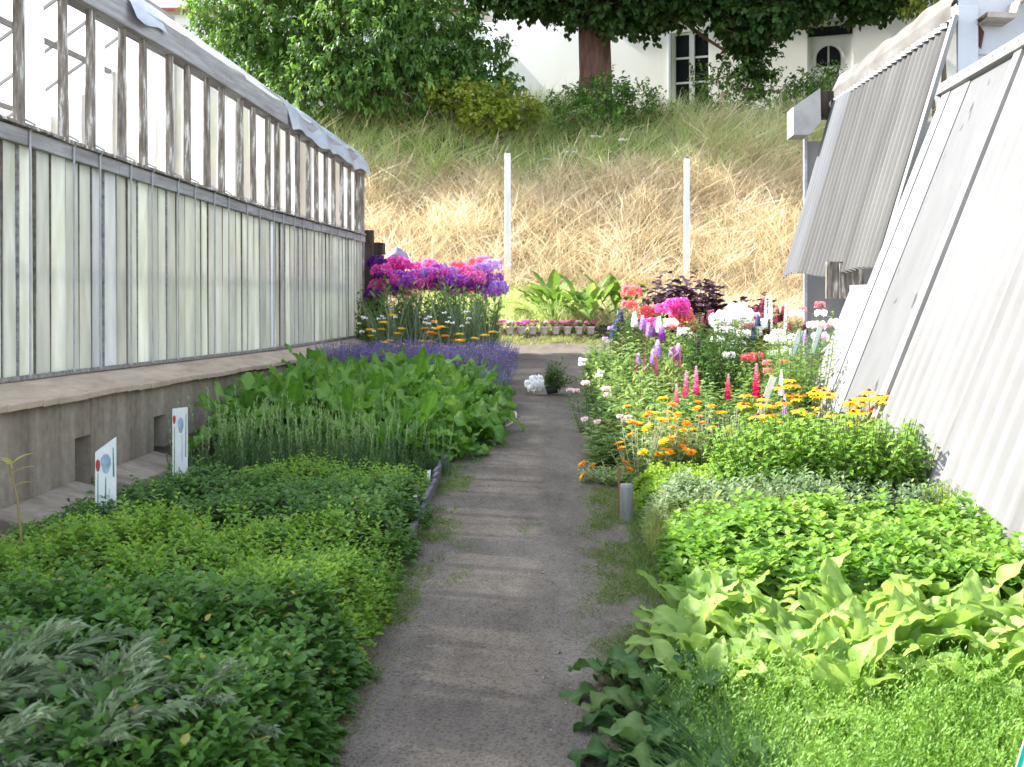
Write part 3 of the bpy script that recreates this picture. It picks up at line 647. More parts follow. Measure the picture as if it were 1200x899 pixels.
# ================================================================ HERB CARPETS (uncountable)
def wob(x, y, s=1.0, ph=0):
    return (np.sin(x*3.1*s+ph)*np.cos(y*2.7*s+ph*2) + .6*np.sin(x*7.3*s-y*5.1*s+ph) + .4*np.sin(x*13*s+y*11*s))/2
def carpet(name, label, cat, mat, xr, y0, y1, dens, h0, leaf, levels=4, tmpl=None, spread=1.0, pairs=2, step=.03, edge=.15, hv=.26, up=.5, ph=0, grow=.22, sides='lrf'):
    xa, xb = xr((y0+y1)/2); area = abs(y1-y0)*max(abs(np.subtract(*xr(y0))), abs(np.subtract(*xr(y1))))
    n = int(area*dens*1.1)
    Y = U(y0, y1, n); u = U(0, 1, n); x0, x1 = xr(Y)
    X = x0 + (x1-x0)*u
    X = X + .05*wob(X, Y, 2, ph); Y = Y + .08*wob(Y, X, 1.3, ph)
    e = np.full(n, 9.)
    if 'l' in sides: e = np.minimum(e, (X-x0))
    if 'r' in sides: e = np.minimum(e, (x1-X))
    if 'f' in sides: e = np.minimum(e, (Y-y0))
    e = np.clip(e/edge, .02, 1)
    h = h0*(1+hv*wob(X, Y, 1, ph)+U(-.13, .13, n))*np.sqrt(e)
    h = h*np.where(U(0,1,n) > .96, U(1.1,1.35,n), 1)*np.where(wob(X, Y, 2.1, ph+5) < -.75, .7, 1)
    h = np.where((e < .95) & (U(0,1,n) < .35), h*U(.2, 1, n), h)
    gz_ = ground(X, Y)
    lx = np.where(x1-X < edge, (1-e), np.where(X-x0 < edge, -(1-e), 0)) if ('l' in sides or 'r' in sides) else np.zeros(n)
    ly = np.where(Y-y0 < edge, -(1-e), 0) if 'f' in sides else np.zeros(n)
    out = np.stack([lx, ly, np.zeros(n)], 1)
    mb = MB(); T = tmpl or oval()
    top = np.stack([X, Y, gz_+h], 1)
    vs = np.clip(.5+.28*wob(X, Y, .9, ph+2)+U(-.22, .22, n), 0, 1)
    ph0 = U(0, 6.28, n)
    for k in range(levels):
        for j in range(pairs):
            a = ph0 + k*1.57 + j*(6.283/pairs) + U(-.3, .3, n)
            dz = up + (levels-1-k)*.0 + (.55 if k == 0 else .2 if k == 1 else -.05*k) + U(-.2, .2, n)
            d = np.stack([np.cos(a), np.sin(a), dz], 1) + out*.9
            sz = leaf*np.minimum(1.15, .55+grow*k)*U(.75, 1.25, n)*spread
            pos = top - np.array([0,0,1.])*(k*step*U(.8, 1.2, n))[:,None] + nrm(d)*(.12*sz)[:,None]
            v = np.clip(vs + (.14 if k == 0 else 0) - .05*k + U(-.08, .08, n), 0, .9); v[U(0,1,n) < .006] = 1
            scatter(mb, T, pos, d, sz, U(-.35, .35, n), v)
    return tag(mb.build(name, mat, smooth=True), label, cat, kind='stuff')
lx = lambda Y: (-3.15+0*Y, np.interp(Y, [3, 6, 9], [-.84, -.98, -1.12]))
lxi = lambda Y: (np.maximum(-3.2, -.52*Y-.45), np.interp(Y, [3, 6, 9], [-.80, -.95, -1.08]))
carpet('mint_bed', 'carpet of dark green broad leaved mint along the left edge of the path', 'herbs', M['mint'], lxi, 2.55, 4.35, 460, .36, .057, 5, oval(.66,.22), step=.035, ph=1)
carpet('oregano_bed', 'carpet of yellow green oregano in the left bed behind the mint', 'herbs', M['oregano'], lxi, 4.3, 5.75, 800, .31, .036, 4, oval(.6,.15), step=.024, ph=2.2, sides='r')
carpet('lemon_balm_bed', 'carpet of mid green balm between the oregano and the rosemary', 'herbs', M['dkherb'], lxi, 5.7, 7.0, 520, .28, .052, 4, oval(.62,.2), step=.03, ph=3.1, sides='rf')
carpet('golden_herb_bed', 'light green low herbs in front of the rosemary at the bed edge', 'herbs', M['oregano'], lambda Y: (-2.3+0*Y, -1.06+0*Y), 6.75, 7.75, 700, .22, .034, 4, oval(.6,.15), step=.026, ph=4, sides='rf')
# right bed
rx = lambda Y: (np.interp(Y, [2, 5, 8], [.20, .28, .28]), 2.06+0*Y)
carpet('sage_bed', 'band of grey green sage in front of the basil bush', 'herbs', M['sage'], lambda Y: (.34+0*Y, 2.0+0*Y), 6.3, 6.95, 520, .27, .055, 4, oval(.42,.15), step=.03, ph=1.2, sides='lf')
carpet('strawberry_bed', 'band of fresh green rounded leaves behind the pale broad leaves', 'herbs', M['berry'], lambda Y: (.40+0*Y, 2.15+0*Y), 4.75, 6.2, 350, .26, .075, 3, oval(.72,.2), step=.04, ph=5, sides='lf', pairs=3)
carpet('parsley_bed', 'strip of bright yellow green parsley beside the orange flowers', 'herbs', M['parsley'], lambda Y: (.32+0*Y, 1.15+0*Y), 6.95, 7.9, 900, .20, .034, 4, oval(.8,.1), step=.02, ph=2, pairs=3, sides='lf')
# thyme and chives: fine upright stems
def fine(name, label, cat, mat, xr, y0, y1, n, L, W, lean=.5, leafy=0, ph=0, bend=.12, z0=0, hv=.25, dirb=(0,0,0), wet=None):
    Y = U(y0, y1, n); x0, x1 = xr(Y); X = x0+(x1-x0)*U(0,1,n)
    Y = Y + .06*wob(Y, X, 1.3, ph)
    pos = np.stack([X, Y, ground(X, Y)+z0], 1)
    a = U(0, 6.28, n); d = np.stack([np.cos(a)*lean*U(0,1,n), np.sin(a)*lean*U(0,1,n), np.ones(n)], 1)+np.array(dirb)
    Ln = L*(1+hv*wob(X, Y, 1.2, ph))*U(.65, 1.2, n)
    bd = np.stack([U(-1,1,n)*bend, U(-1,1,n)*bend, -U(0,1,n)*bend*.6], 1)+np.array(dirb)*.15
    v = np.clip(.5+.3*wob(X, Y, 1.1, ph+1)+U(-.25,.25,n), 0, 1)
    mb = MB(); blades(mb, pos, d, Ln, W, bd, 3, v)
    if leafy:
        T = diamond(.32, .1, .1); dn = nrm(d)
        for t in np.linspace(.35, 1, leafy):
            p = pos + dn*(Ln*t)[:,None] + bd*(t*t)
            q = U(0, 6.28, n); dd = np.stack([np.cos(q), np.sin(q), U(.3, 1.6, n)], 1)
            scatter(mb, T, p, dd, U(.011, .021, n), U(-.4,.4,n), np.clip(v+U(-.1,.2,n), 0, 1))
    return tag(mb.build(name, mat, smooth=True), label, cat, kind='stuff')
fine('thyme_bed', 'fine leaved thyme carpet in the front of the right bed', 'herbs', M['thyme'], lambda Y: (.36+0*Y, 2.0+0*Y), 3.05, 3.95, 5200, .25, .0035, .55, leafy=9, ph=1)
fine('chive_bed', 'chives with fine blades lying over in the right foreground', 'herbs', M['chive'], lambda Y: (.26+0*Y, 1.5+0*Y), 2.3, 3.1, 6500, .27, .0042, .45, bend=.16, ph=2, dirb=(-.25,-.35,0))
fine('edge_grass', 'dark fine grass tumbling over the shaded bed edge by the path', 'grass', M['chive'], lambda Y: (.36+0*Y, .62+0*Y), 2.5, 3.6, 2000, .27, .004, .5, bend=.16, ph=5, dirb=(-.3,-.1,0))
fine('bed_edge_grass', 'light grass tufts along the right edge of the path', 'grass', M['lawn'], lambda Y: (.24+0*Y, .50+0*Y), 4.4, 6.8, 1800, .11, .004, .5, bend=.12, ph=4)
fine('lavender_grass', 'tall thin pale grass band at the left of the fresh green leaves', 'grass', M['verge'], lambda Y: (.34+0*Y, 1.2+0*Y), 6.05, 6.6, 2200, .26, .0045, .4, bend=.08, ph=7)
# ground tufts by the path and the lawn strip
def tufts(name, label, boxes, n, L, mat, W=.005):
    mb = MB()
    for (x0, x1, y0, y1, w) in boxes:
        m = int(n*w); X = U(x0, x1, m); Y = U(y0, y1, m)
        keep = wob(X, Y, 1.6, x0*3) + U(-.35, .35, m) > -.05
        X, Y = X[keep], Y[keep]; m = len(X)
        pos = np.stack([X, Y, ground(X, Y)], 1); a = U(0, 6.28, m)
        d = np.stack([np.cos(a)*.8, np.sin(a)*.8, U(.5,1.4,m)], 1)
        blades(mb, pos, d, L*U(.5,1.3,m), W, np.stack([U(-.03,.03,m), U(-.03,.03,m), -U(0,.03,m)], 1), 2, U(0,1,m))
    return tag(mb.build(name, mat, smooth=True), label, 'grass', kind='stuff')
tufts('path_grass', 'short grass and weeds creeping over both edges of the path', [(-1.15,-.78,3.2,7,1.0),(-1.15,-.85,6.8,10.5,1.5),(-.05,.30,4.5,13.5,2.2),(.02,.34,6.6,9.5,1.6),(-1.2,-.8,4.2,6.6,1.0),(.05,.36,3.6,6.4,1.2),(-.75,-.6,5.5,6.4,.10),(-.4,-.25,6.5,6.8,.08)], 7000, .055, M['lawn'])
tufts('grass_verge', 'sunny mown grass strip at the far end of the path', [(-4,2.5,21.55,22.7,3)], 3200, .12, M['verge'], .010)
tufts('weed_strip', 'low green weeds at the foot of the straw bank', [(-3.6,0,22.9,25.2,5),(-3.6,-.2,23.4,25.0,5)], 2600, .34, M['grassgreen'], .014)

# ================================================================ BANK GRASSES
def bankgrass(name, label, n, y0, y1, L, W, mat, lean, zb=(0,1), head=0, ph=0, x0=-13, x1=9, dirx=.35, mask=None, tip=None):
    X = U(x0, x1, n); Y = U(y0, y1, n)
    k = np.ones(n, bool) if mask is None else mask(X, Y)
    X, Y = X[k], Y[k]; n = len(X)
    nc = max(8, n//26); ci = rng.integers(0, nc, n); cx = U(x0, x1, nc); cy = U(y0, y1, nc); cm = U(0,1,n) < .72
    X = np.where(cm, cx[ci] + rng.normal(0, .14, n), X); Y = np.where(cm, np.clip(cy[ci] + rng.normal(0, .12, n), y0-.2, y1+.2), Y)
    if mask is not None:
        k = mask(X, Y); X, Y, ci, cm = X[k], Y[k], ci[k], cm[k]; n = len(X)
    cdx = rng.normal(0, .45, nc)[ci]*cm; cdy = rng.normal(0, .3, nc)[ci]*cm; ctone = rng.normal(0, .22, nc)[ci]*cm
    z = ground(X, Y) + (np.sin(X*1.7+Y*.9)*.12 + np.sin(X*.6-Y*1.3)*.16)*np.clip((Y-25.6)/2, 0, 1)
    pos = np.stack([X, Y, z-.03], 1)
    w = wob(X, Y, .35, ph)
    a = U(0, 6.28, n)
    d = np.stack([np.cos(a)*lean*.8+dirx*(1+w*.4)+cdx, np.sin(a)*lean*.6-.25+cdy, np.ones(n)*.9], 1)
    Ln = L*U(.55, 1.25, n)*(1+.25*wob(X, Y, .5, ph+1))
    bd = np.stack([(U(-.8,1,n)+w*.3+cdx)*Ln*.45, U(-.7,.1,n)*Ln*.5, -U(0,.6,n)*Ln*.6], 1)
    mb = MB(); blades(mb, pos, d, Ln, W*U(.6,1.4,n), bd, 3, np.clip(.5+.25*wob(X, Y, .8, ph)+ctone+U(-.35,.35,n), 0, 1), tipw=tip)
    return tag(mb.build(name, mat, smooth=True), label, 'grass', kind='stuff')
bankgrass('straw_grass', 'flattened dry straw grass covering the lower bank', 42000, 25.2, 29.3, .80, .018, M['straw'], .75, dirx=.12)
bankgrass('bank_grass', 'tall green grass gone to seed along the top of the bank', 34000, 28.3, 32.2, 1.05, .022, M['grassgreen'], .4, dirx=.15, ph=3, mask=lambda X, Y: (Y-29.0 + .8*wob(X, Y, .45) + U(-.7,.7,len(X))) > 0)
bankgrass('seed_grass', 'pale seeding stalks standing above the green grass of the bank', 1500, 28.9, 31.4, 1.25, .022, M['straw'], .22, ph=5, tip=[.35,.3,1.0,.15])
bankgrass('straw_tussocks', 'long bleached stalks bent over the straw of the bank', 2600, 25.3, 28.6, 1.25, .02, M['straw'], .7, ph=8)
bankgrass('foot_straw', 'short straw and stalks at the foot of the bank behind the flowers', 9000, 23.2, 25.5, .5, .016, M['straw'], .6, ph=6, x0=-.4, x1=8)
bankgrass('right_straw', 'taller bleached grass at the right end of the bank', 7000, 28.0, 31.0, 1.0, .017, M['straw'], .5, ph=9, x0=2.2, x1=8)

# ================================================================ BROAD-LEAVED PLANTS
def broadleaf(mb, base, az, el, pet, L, W, droop, wave=.12, fold=.25, nu=7, nv=13, var=.5, lobe=0, mi=0, tw=0, pointy=.8):
    ca, sa = math.cos(az), math.sin(az); side = np.array([-sa, ca, 0.])
    p = np.array(base, float); ang = el; pts = []; angs = []
    npet = 3
    for i in range(npet):
        pts.append(p.copy()); angs.append(ang)
        dl = pet/npet; p = p + dl*np.array([ca*math.cos(ang), sa*math.cos(ang), math.sin(ang)]); ang -= droop*.12
    pw_ = max(.004, W*.06)
    P = [[q-side*pw_, q+side*pw_] for q in pts+[p]]
    mb.grid(P, min(.9, var+.25), mi)
    rows = []; vs = []
    phs = random.uniform(0, 6)
    for i in range(nv):
        s = i/(nv-1)
        w = W*.5*(math.sin(math.pi*min(1, s**pointy*.97+.03))**.75)
        if lobe: w *= 1 + lobe*math.sin(s*22+phs)*(s > .1)
        nn = np.array([-ca*math.sin(ang), -sa*math.sin(ang), math.cos(ang)])
        tws = tw*s
        sd = side*math.cos(tws) + nn*math.sin(tws); n2 = nn*math.cos(tws) - side*math.sin(tws)
        row = []
        for j in range(nu):
            u = 2*j/(nu-1)-1
            h = fold*abs(u)*w + wave*W*math.sin(s*13+u*2.5+phs)*abs(u)**1.3*.55 + .035*W*math.sin(s*26)*(1-abs(u))*(abs(u) > .1)
            row.append(p + sd*(u*w) + n2*h); vs.append(1.0 if var > .95 and s > .35 else min(.9, max(0, var + (.3 if abs(u) < .1 else .14 if (i+abs(j-nu//2)) % 3 == 0 else 0) + random.uniform(-.07, .07))))
        rows.append(row)
        dl = L/(nv-1); p = p + dl*np.array([ca*math.cos(ang), sa*math.cos(ang), math.sin(ang)]); ang -= droop/(nv-1)
    mb.grid(rows, np.array(vs), mi)
def broadplant(nl, pet, L, W, el=(40, 80), droop=(.4, 1.6), rad=.05, seed=0, **kw):
    random.seed(seed); mb = MB()
    for i in range(nl):
        az = i*2.4+random.uniform(-.4, .4); t = i/max(1, nl-1)
        e = R(el[1] + (el[0]-el[1])*t + random.uniform(-10, 10)); s = random.uniform(.7, 1.1)
        broadleaf(mb, (rad*math.cos(az)*t, rad*math.sin(az)*t, 0), az, e, pet*s*(.8+.4*random.random()), L*s, W*s*random.uniform(.85, 1.15), random.uniform(*droop), var=1.0 if random.random() < .035 else random.uniform(.05, .85), tw=random.uniform(-.5, .5), **kw)
    return mb
def meshes(n, fn, name, mat, smooth=True):
    return [fn(i).mesh(name, mat, smooth) for i in range(n)]
def plantset(name, label, cat, group, mes, spots, sc=(.85, 1.15), zs=1.0):
    for i, (x, y, s) in enumerate(spots):
        o = link(name, mes[i % len(mes)], None, (x, y, g(x, y)-.01), (0, 0, random.uniform(0, 6.28)), np.array([1, 1, zs])*s*random.uniform(*sc))
        tag(o, label, cat, group)
random.seed(5)
hm = meshes(4, lambda i: broadplant(34, .19, .25, .125, (18, 84), (.4, 1.5), .09, 40+i, wave=.3), 'dock_leaves', M['horse'])
sp_ = []
for yy_ in np.arange(8.95, 13.0, .42):
    for xx_ in np.arange(-2.95 if yy_ > 9.6 else -2.0, -1.05, .34):
        sp_.append((xx_+random.uniform(-.1,.1), yy_+random.uniform(-.12,.12), (1.22 if xx_ < -1.9 else 1.1 if yy_ > 10.5 else .98) if yy_ > 9.2 else .85))
plantset('horseradish_plant', 'bushy broad leaved green plant in the mass between the rosemary and the lavender', 'plant', 'broad leaved plants in the left bed', hm, sp_, zs=1.45)
plantset('horseradish_plant', 'broad dark leaved plant sprawling over the left path edge', 'plant', 'broad leaved plants sprawling over the path', hm, [(-1.06, 9.25, .7), (-1.06, 9.9, .75), (-1.15, 10.6, .75), (-1.25, 11.3, .75)])
random.seed(6)
lm = meshes(5, lambda i: broadplant(15, .10, .25, .125, (42, 88), (.2, 1.2), .06, 60+i, wave=.2, fold=.28, pointy=.72), 'sorrel_leaves', M['lettuce'])
sp_ = []
for yy_ in (4.0, 4.25, 4.52, 4.8):
    for xx_ in np.arange(.46, 2.2, .155):
        sp_.append((xx_+random.uniform(-.06,.06), yy_+random.uniform(-.1,.1), 1.02))
plantset('sorrel_plant', 'pale green broad leaved salad plant upright in the sunlit row of the right bed', 'plant', 'sunlit row of broad leaved salad plants', lm, sp_)
cm = meshes(3, lambda i: broadplant(26, .12, .17, .105, (15, 80), (.6, 2.0), .06, 80+i, wave=.28, fold=.22, lobe=.10, nv=12, nu=7), 'lobed_leaves', M['cabbage'])
plantset('rhubarb_plant', 'dark wavy leaved plant hanging over the right path edge in the shade', 'plant', 'dark lobed plants at the bed corner', cm, [(.22, 3.5, 1.0), (.27, 3.8, 1.1), (.22, 4.1, 1.05), (.30, 3.3, .95), (.34, 3.75, .9), (.33, 4.3, .9), (.42, 4.05, .8)])
# canna-like clump far off, purple foliage
hm2 = meshes(3, lambda i: broadplant(38, .55, .46, .18, (40, 88), (.3, 1.3), .20, 90+i, wave=.08, fold=.35), 'canna_leaves', leafmat('canna_leaf', [(.05,.13,.02),(.11,.21,.035),(.24,.34,.10)], trans=.35))
for px_, Y, s, lab in ((648, 23.3, 1.15, 'big clump of light green paddle leaves beside the white post'), (690, 23.0, 1.15, 'tallest clump of light green paddle leaves at the end of the path'), (722, 23.4, 1.05, 'right hand clump of light green paddle leaves next to the coral flowers')):
    x = (px_-VX)*Y/F
    tag(link('canna_plant', hm2[int(px_) % 3], None, (x, Y, g(x, Y)-.02), (0,0,px_), s), lab, 'plant')
pm = meshes(2, lambda i: broadplant(34, .10, .26, .17, (10, 84), (.4, 1.6), .16, 95+i, wave=.3, fold=.15, lobe=.1), 'purple_leaves', M['purpleleaf'])

# ================================================================ LEAFY STEM PLANTS
def leafy(ns, H, spread, leaf, per, tmpl, seed, curve=.15, leafel=.35, stemr=.004, minh=.12, mis=1, mil=0, hj=.2, base=.06, droopy=0):
    """many stems with leaves all along; returns builder and the stem tips"""
    global rng
    keep = rng; rng = np.random.default_rng(seed); mb = MB(); tips = []
    for i in range(ns):
        a = rng.uniform(0, 6.28); r = math.sqrt(rng.random())
        b = np.array([base*r*math.cos(a), base*r*math.sin(a), 0]); h = H*(1-hj*rng.random()-.12*r)
        tipv = np.array([spread*r*math.cos(a), spread*r*math.sin(a), h])
        t = np.linspace(0, 1, 5)[:,None]
        C = b + (tipv-b)*t + np.array([math.cos(a), math.sin(a), 0])*curve*H*.3*(t*(1-t))*2
        mb.tube(C, np.linspace(stemr, stemr*.5, 5), 4, .5, False, mis)
        tips.append((C[-1], nrm(C[-1]-C[-2])))
        m = per; tt = np.linspace(minh, .99, m)
        P = np.stack([np.interp(tt, t[:,0], C[:,k]) for k in range(3)], 1)
        q = np.arange(m)*2.4 + rng.uniform(0, 6)
        d = np.stack([np.cos(q), np.sin(q), leafel + rng.uniform(-.3, .3, m) - droopy*(1-tt)], 1)
        sz = leaf*(1.1-.45*tt)*rng.uniform(.7, 1.2, m)
        scatter(mb, tmpl, P, d, sz, rng.uniform(-.4, .4, m), np.clip(rng.uniform(.1, .75, m)+.2*tt, 0, 1), mil)
    rng = keep
    return mb, tips
# rosemary: upright spiky stems, pale tips
def rosem(i):
    r = np.random.default_rng(200+i); mb = MB(); n = 34
    a = r.uniform(0, 6.28, n); rad = np.sqrt(r.random(n))*.16; H = np.where(r.random(n) > .70, r.uniform(.5, .78, n), r.uniform(.2, .42, n))
    pos = np.stack([rad*np.cos(a), rad*np.sin(a), np.zeros(n)], 1)
    d = np.stack([np.cos(a)*.12+r.uniform(-.1,.1,n), np.sin(a)*.12+r.uniform(-.1,.1,n), np.ones(n)], 1)
    m = 66; t = np.linspace(.03, 1, m)
    P = (pos[:,None,:] + nrm(d)[:,None,:]*(H[:,None]*t)[:,:,None]).reshape(-1,3)
    k = n*m; q = r.uniform(0, 6.28, k)
    dd = np.stack([np.cos(q), np.sin(q), np.tile(.7+t*.9, n)], 1)
    v = np.clip(np.tile(t**1.6*.95, n)*np.repeat(np.where(H > .45, 1.0, .35), m)+r.uniform(0,.22,k), 0, 1)
    blades(mb, P, dd, np.tile(.034-.014*t, n), .0085, np.zeros((k,3)), 1, v, taper=1)
    return mb
random.seed(8)
rm = meshes(4, rosem, 'rosemary_needles', M['rosemary'])
sp_ = [(x+random.uniform(-.05,.05), y+random.uniform(-.08,.08), 1.0 if x < -1.9 else .84) for y in (7.85, 8.2, 8.55) for x in np.arange(-2.75, -1.15, .20)]
plantset('rosemary_bush', 'spiky dark green rosemary bush with pale upright tips in the row before the wall', 'shrub', 'rosemary bushes', rm, sp_, zs=.88)
tag(link('rosemary_bush', rm[0], None, (-1.13, 8.5, g(-1.13, 8.5)), (0,0,1), (.55)), 'small low rosemary at the right end of the row, by the slate edging', 'shrub')
# basil bush
mb, _ = leafy(190, .62, .40, .072, 14, oval(.6,.25), 31, leafel=-.1, base=.16, minh=.1, hj=.5, droopy=.2)
bm_ = mb.mesh('basil_foliage', [M['basil'], M['stem']], True)
for x, y, s, lab in ((1.18, 7.3, 1.08, 'leftmost of the bushy basils, next to the blue green grassy clump'), (1.48, 7.3, 1.14, 'second bushy basil from the grassy clump, in front of the yellow coneflowers'), (1.78, 7.22, 1.14, 'middle bushy basil standing before the white corrugated sheet'), (2.02, 7.3, 1.0, 'right hand bushy basil, leaning against the white corrugated sheet')):
    tag(link('basil_bush', bm_, None, (x, y, g(x, y)), (0,0,x*7), s), lab, 'shrub')
tag(link('yellow_herb', mb.mesh('herb_foliage', [M['parsley'], M['stem']], True), None, (2.08, 6.5, g(2.08, 6.5)), (0,0,2), (.35,.35,.62)), 'small yellow green herb at the foot of the corrugated sheet', 'plant')

# ---- flower heads (shared meshes)
def r3(seed): return np.random.default_rng(seed)
def dome(seed, rad, n, fl, flat=.75):
    global rng
    keep = rng; rng = r3(seed); mb = MB()
    d = rdir(n, -.35, 1); pos = d*np.array([rad, rad, rad*flat])*U(.75, 1.05, n)[:,None]
    for k in range(5):    # five petals per floret
        a = k*1.2566
        u = nrm(np.cross(d, np.array([.3,.2,1.]))); w = np.cross(d, u)
        dd = u*math.cos(a)+w*math.sin(a) + d*.25
        scatter(mb, diamond(.95, .0, 0), pos, dd, fl*U(.8, 1.2, n), 0, np.clip(U(.1,.9,n), 0, 1))
    rng = keep
    return mb
def spike(seed, H, r0, n, fl, taperp=.55, gap=0):
    global rng
    keep = rng; rng = r3(seed); mb = MB()
    t = np.linspace(0, 1, n) if not gap else (np.floor(np.linspace(0, .999, n)*gap)/gap + U(0, .25/gap, n))
    a = np.arange(n)*2.4+U(-.2,.2,n); rr = r0*(1-taperp*t**1.4)
    d = np.stack([np.cos(a), np.sin(a), np.full(n, .35)], 1)
    pos = np.stack([np.cos(a)*rr*.35, np.sin(a)*rr*.35, t*H], 1)
    scatter(mb, oval(.75, -.2, .35), pos, d, rr*.95*fl, U(-.5,.5,n), np.clip(.2+.5*t+U(-.3,.3,n), 0, 1))
    scatter(mb, oval(.6, .2, .3), pos+np.array([0,0,.006]), d+np.array([0,0,.9]), rr*.8*fl, U(-.5,.5,n), np.clip(.4+.5*t+U(-.3,.3,n), 0, 1))
    rng = keep
    return mb
def daisy(seed, rad, np_, disc, droop=.1, rows=1):
    r = r3(seed); mb = MB()
    for q in range(rows):
        a = np.arange(np_)*6.2832/np_ + q*.3 + r.uniform(-.08,.08,np_)
        d = np.stack([np.cos(a), np.sin(a), np.full(np_, -droop+.35*q)+r.uniform(-.15,.15,np_)], 1)
        scatter(mb, oval(.5, .1, .1), d*disc*.6, d, (rad-disc*.5)*(1-.25*q)*r.uniform(.9,1.1,np_), 0, r.uniform(.1,.9,np_))
    th = np.linspace(0, 6.2832, 9); P = [[(disc*s_*math.cos(t), disc*s_*math.sin(t), disc*c_*.8) for t in th] for s_, c_ in ((1,0),(.85,.5),(.5,.85),(.05,1))]
    mb.grid(P, .5, 1)
    return mb
HEAD = {}
def head(kind, col):
    k = (kind, col)
    if k not in HEAD:
        sd = hash(kind) % 1 + len(HEAD)
        if kind == 'phlox': b = dome(sd, .115, 62, .030)
        elif kind == 'bigphlox': b = dome(sd, .17, 120, .040, .95)
        elif kind == 'small': b = dome(sd, .06, 30, .022)
        elif kind == 'lupin': b = spike(sd, .30, .038, 120, 1.0, .72, 15)
        elif kind == 'plume': b = spike(sd, .24, .06, 90, 1.0, .6)
        elif kind == 'thin': b = spike(sd, .34, .028, 80, 1.0, .6)
        elif kind == 'daisy': b = daisy(sd, .042, 11, .012, .12, 2)
        elif kind == 'cone': b = daisy(sd, .05, 12, .016, .3)
        elif kind == 'tuft': b = daisy(sd, .04, 14, .008, -.3, 3)
        mats = [M[col], M['disc']] if kind in ('daisy', 'cone', 'tuft') else [M[col]]
        HEAD[k] = b.mesh('flower_head', mats, True)
    return HEAD[k]
LEAFM = {}
def flowerplant(name, label, cat, x, y, H, ns, spread, leaf, per, kind, col, group=None, mats=('perennial', 'stem'), hs=1.0, tmpl=None, seed=0, headn=None, hname='flower_head', leafel=.35, hj=.2, base=.06, minh=.1, tilt=.5, sizes=(.8, 1.15), scl=1.0, curve=.15):
    key = (ns, round(H,2), spread, leaf, per, mats, seed % 3, hj, base, leafel, minh, curve)
    if key not in LEAFM:
        b, tips = leafy(ns, H, spread, leaf, per, tmpl or oval(.34, .25), 300+seed % 3+len(LEAFM), leafel=leafel, hj=hj, base=base, minh=minh, curve=curve)
        LEAFM[key] = (b.mesh('foliage', [M[mats[0]], M[mats[1]]], True), tips)
    me, tips = LEAFM[key]
    r = random.Random(seed*31+int(x*100))
    e = empty(name, label, cat, (x, y, g(x, y)-.01), r.uniform(0, 6.28), group, scl)
    link('foliage', me, e)
    for i, (p, d) in enumerate(tips[:headn if headn is not None else len(tips)]):
        c = col if isinstance(col, str) else col[i % len(col)]
        z = Vector(d).lerp(Vector((0,0,1)), 1-tilt).normalized()
        q = Vector((0,0,1)).rotation_difference(z).to_euler()
        link(hname, head(kind, c), e, tuple(p), q, hs*r.uniform(*sizes))
    return e
def base_at(px, Y): return (px-VX)*Y/F
def top_h(px, py, Y):
    x = base_at(px, Y); return HC-(py-VY)*Y/F - g(x, Y)
# ================================================================ FLOWERS, LEFT BED
random.seed(21)
big = [(432,318,'pink',17.9),(446,312,('deep','magenta'),17.2),(458,322,('magenta','purple'),17.6),(472,305,('pink','magenta'),18.0),(486,318,('magenta','purple'),17.3),(500,303,('magenta','pink'),18.1),
       (511,312,('purple','lilac'),17.4),(524,318,('purple','magenta'),17.2),(535,310,('pink','coral'),17.8),(548,318,('purple','pink'),17.4),(560,305,('coral','pink'),18.0),(574,316,('lilac','purple'),17.5)]
for i, (p, ty, c, Y) in enumerate(big):
    Y += 2.3 + max(0, (450-p)/30)
    col_ = {'pink':'pink','deep':'near black purple','magenta':'magenta','purple':'purple','lilac':'lilac','coral':'coral red'}
    cc = c if isinstance(c, tuple) else (c,)
    place = ['nearest the greenhouse corner','second from the greenhouse corner','third from the greenhouse corner','fourth from the greenhouse corner','left of the middle of the clump','at the middle of the clump','just right of the middle of the clump','in front at the right of the middle','fourth from the right end','third from the right end','second from the right end','at the right end of the clump'][i]
    flowerplant('phlox_plant', 'tall phlox with ' + ' and '.join(col_[k] for k in cc) + ' heads, ' + place, 'flower', base_at(p, Y), Y, top_h(p, ty-8, Y), 9, .26, .15, 14, 'bigphlox', cc,
                'tall phlox at the greenhouse corner', seed=i, tmpl=oval(.26, .2), hj=.26, base=.12, hs=.95, tilt=.2)
def bladeplant(n, H, W, spread, seed):
    r = np.random.default_rng(seed); mb = MB(); a = r.uniform(0, 6.28, n); rad = r.random(n)*.10
    d = np.stack([np.cos(a)*spread, np.sin(a)*spread, np.ones(n)], 1)
    blades(mb, np.stack([rad*np.cos(a), rad*np.sin(a), np.zeros(n)], 1), d, H*r.uniform(.6,1.15,n), W*r.uniform(.7,1.2,n), np.stack([np.cos(a)*.18*H*r.random(n), np.sin(a)*.18*H*r.random(n), -.22*H*r.random(n)], 1), 5, r.random(n), taper=.35)
    return mb
im = [bladeplant(26, 1.15, .032, .16, 500+i).mesh('blades', M['iris'], True) for i in range(3)]
sp_ = [(base_at(p, Y+1.2), Y+1.2, s) for p, Y, s in ((446,16.9,1.0),(455,16.5,1.0),(470,16.8,1.1),(487,16.5,1.0),(503,16.9,1.1),(520,16.6,1.05),(536,16.8,1.15),(550,16.5,1.2),(565,16.8,1.1),(574,16.6,.95))]
plantset('gladiolus_plant', 'clump of grey green sword leaves below the tall pink and purple phlox', 'plant', 'sword leaved plants below the phlox', im, sp_, (.95,1.1))
random.seed(52)
ub = [leafy(16, 1.0, .26, .19, 12, oval(.3,.3), 950+i, hj=.4, base=.12, leafel=.8)[0].mesh('foliage', [M['perennial'], M['stem']], True) for i in range(2)]
